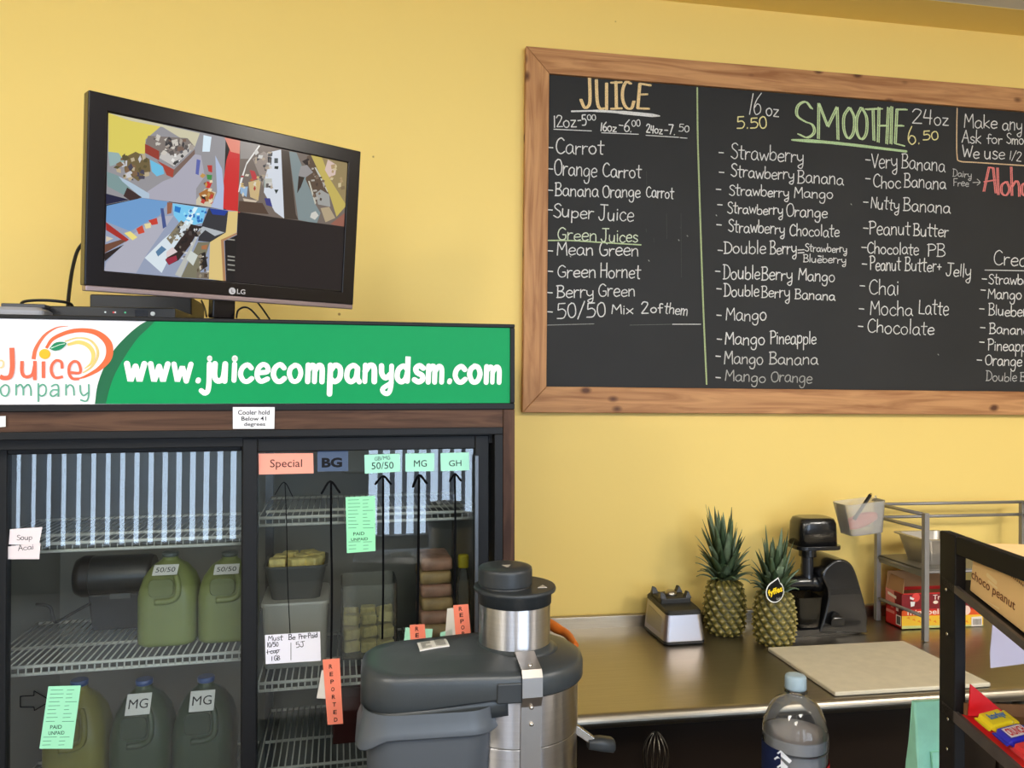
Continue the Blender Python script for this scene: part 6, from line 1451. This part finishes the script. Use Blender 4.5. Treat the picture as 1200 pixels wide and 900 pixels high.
def bar(pa, pb, col, txt, tcol, panel, label):
    ua, ub_ = SF.px(*pa, .012)[0], SF.px(*pb, .012)[0]; W_ = (ub_-ua)*.96/math.cos(an3); uc = (ua+ub_)/2; L_, H_b = .046, .012
    M = tilt3(uc, .0095, f3(uc)+.0035) @ Matrix.Rotation(.30, 4, 'X')
    t = thing('candy_bar', label, 'candy bar', M, 'candy bars in the red tray'); R = []
    for (s, y) in ((.95, 0), (.98, .002), (.86, .005), (1.0, .009), (1.0, L_-.009), (.86, L_-.005), (.98, L_-.002), (.95, L_)):
        hh2 = H_b if .005 < y < L_-.006 else .003
        R.append([(x*s, y, H_b/2+z*(hh2/H_b)) for x, z in rrect(W_, H_b, .004, 3)])
    MB().loft(R, smooth=False).build('wrapper', mat('wrapper_%d_%d_%d' % col, rgb(*col), .3, coat=.3), t)
    if not txt: return t
    pm_ = MB(); zt_ = H_b+.0004
    if panel: pm_.ink(*panel); pm_.add([(x, y, zt_) for x, y in ((-W_*.34, .012), (W_*.34, .012), (W_*.34, .040), (-W_*.34, .040))], [(0, 1, 2, 3)])
    vs, fs = glyph_mesh(txt, .03); xs = [p[0] for p in vs]; ys = [p[1] for p in vs]
    pm_.ink(*tcol); pm_.add([(W_*.26-(y-min(ys))/(max(ys)-min(ys))*W_*.52, .014+(x-min(xs))/(max(xs)-min(xs))*.024, zt_+.0006) for x, y in vs], fs)
    pm_.build('printing', RED, t)
    return t
bar((1144, 848), (1163, 867), (246, 220, 40), 'Butterfinger', (60, 120, 200), None, 'yellow candy bar with blue lettering lying next to the red tray wall')
bar((1165, 869), (1184, 888), (44, 44, 190), 'CRUNCH', (206, 40, 60), (236, 226, 232), 'blue candy bar with a white panel reading CRUNCH in the red tray')
bar((1186, 890), (1206, 908), (224, 52, 60), '', (240, 200, 200), None, 'plain red candy bar nearest the viewer in the red tray')
# hanging paper, mint bag
pp = [on_y(x, y, 1.34) for x, y in ((1164, 726), (1230, 776), (1230, 774), (1161, 783), (1160.5, 765))]
sh_ = MB().hexa([tuple(p) for p in pp], [tuple(p+np.array([0, .0015, 0])) for p in pp])
so = sh_.build('paper_sheet', mat('lavender_paper', rgb(204, 200, 226), .7)); tag(so, 'pale lavender paper sheet behind the candy rack under the tan carton', 'paper')
MBAG = mat('mint_paper', rgb(150, 214, 188), .7, noise=.08, nscale=25, bump=.4, bscale=60)
g0, g1 = on_y(1074, 860, 1.30), on_y(1116, 860, 1.30); gz = on_y(1080, 824, 1.30)[2]-SZ-.001
bag = thing('paper_bag', 'crumpled mint green paper bag standing behind the black rack post', 'bag', at((g0[0]+g1[0])/2, 1.31, SZ+.001))
rr_ = random.Random(4); R = []
for j in range(9):
    t = j/8; wz = (g1[0]-g0[0])*(1.18-.18*t); dz_ = .07*(1-t)+.008
    R.append([(x+rr_.uniform(-.0015, .0015), y+rr_.uniform(-.003, .003)*(1.2-t), t*gz) for x, y in rrect(wz, dz_, min(.003, dz_*.3), 2)])
MB().loft(R, smooth=False).build('bag_body', MBAG, bag)
MB().hexa([(-.012, -.030, gz*.50), (.030, -.030, gz*.52), (.030, -.028, gz*.52), (-.012, -.028, gz*.50)], [(-.012, -.018, gz*.72), (.024, -.018, gz*.72), (.024, -.014, gz*.72), (-.012, -.014, gz*.72)]).build('fold', MBAG, bag)
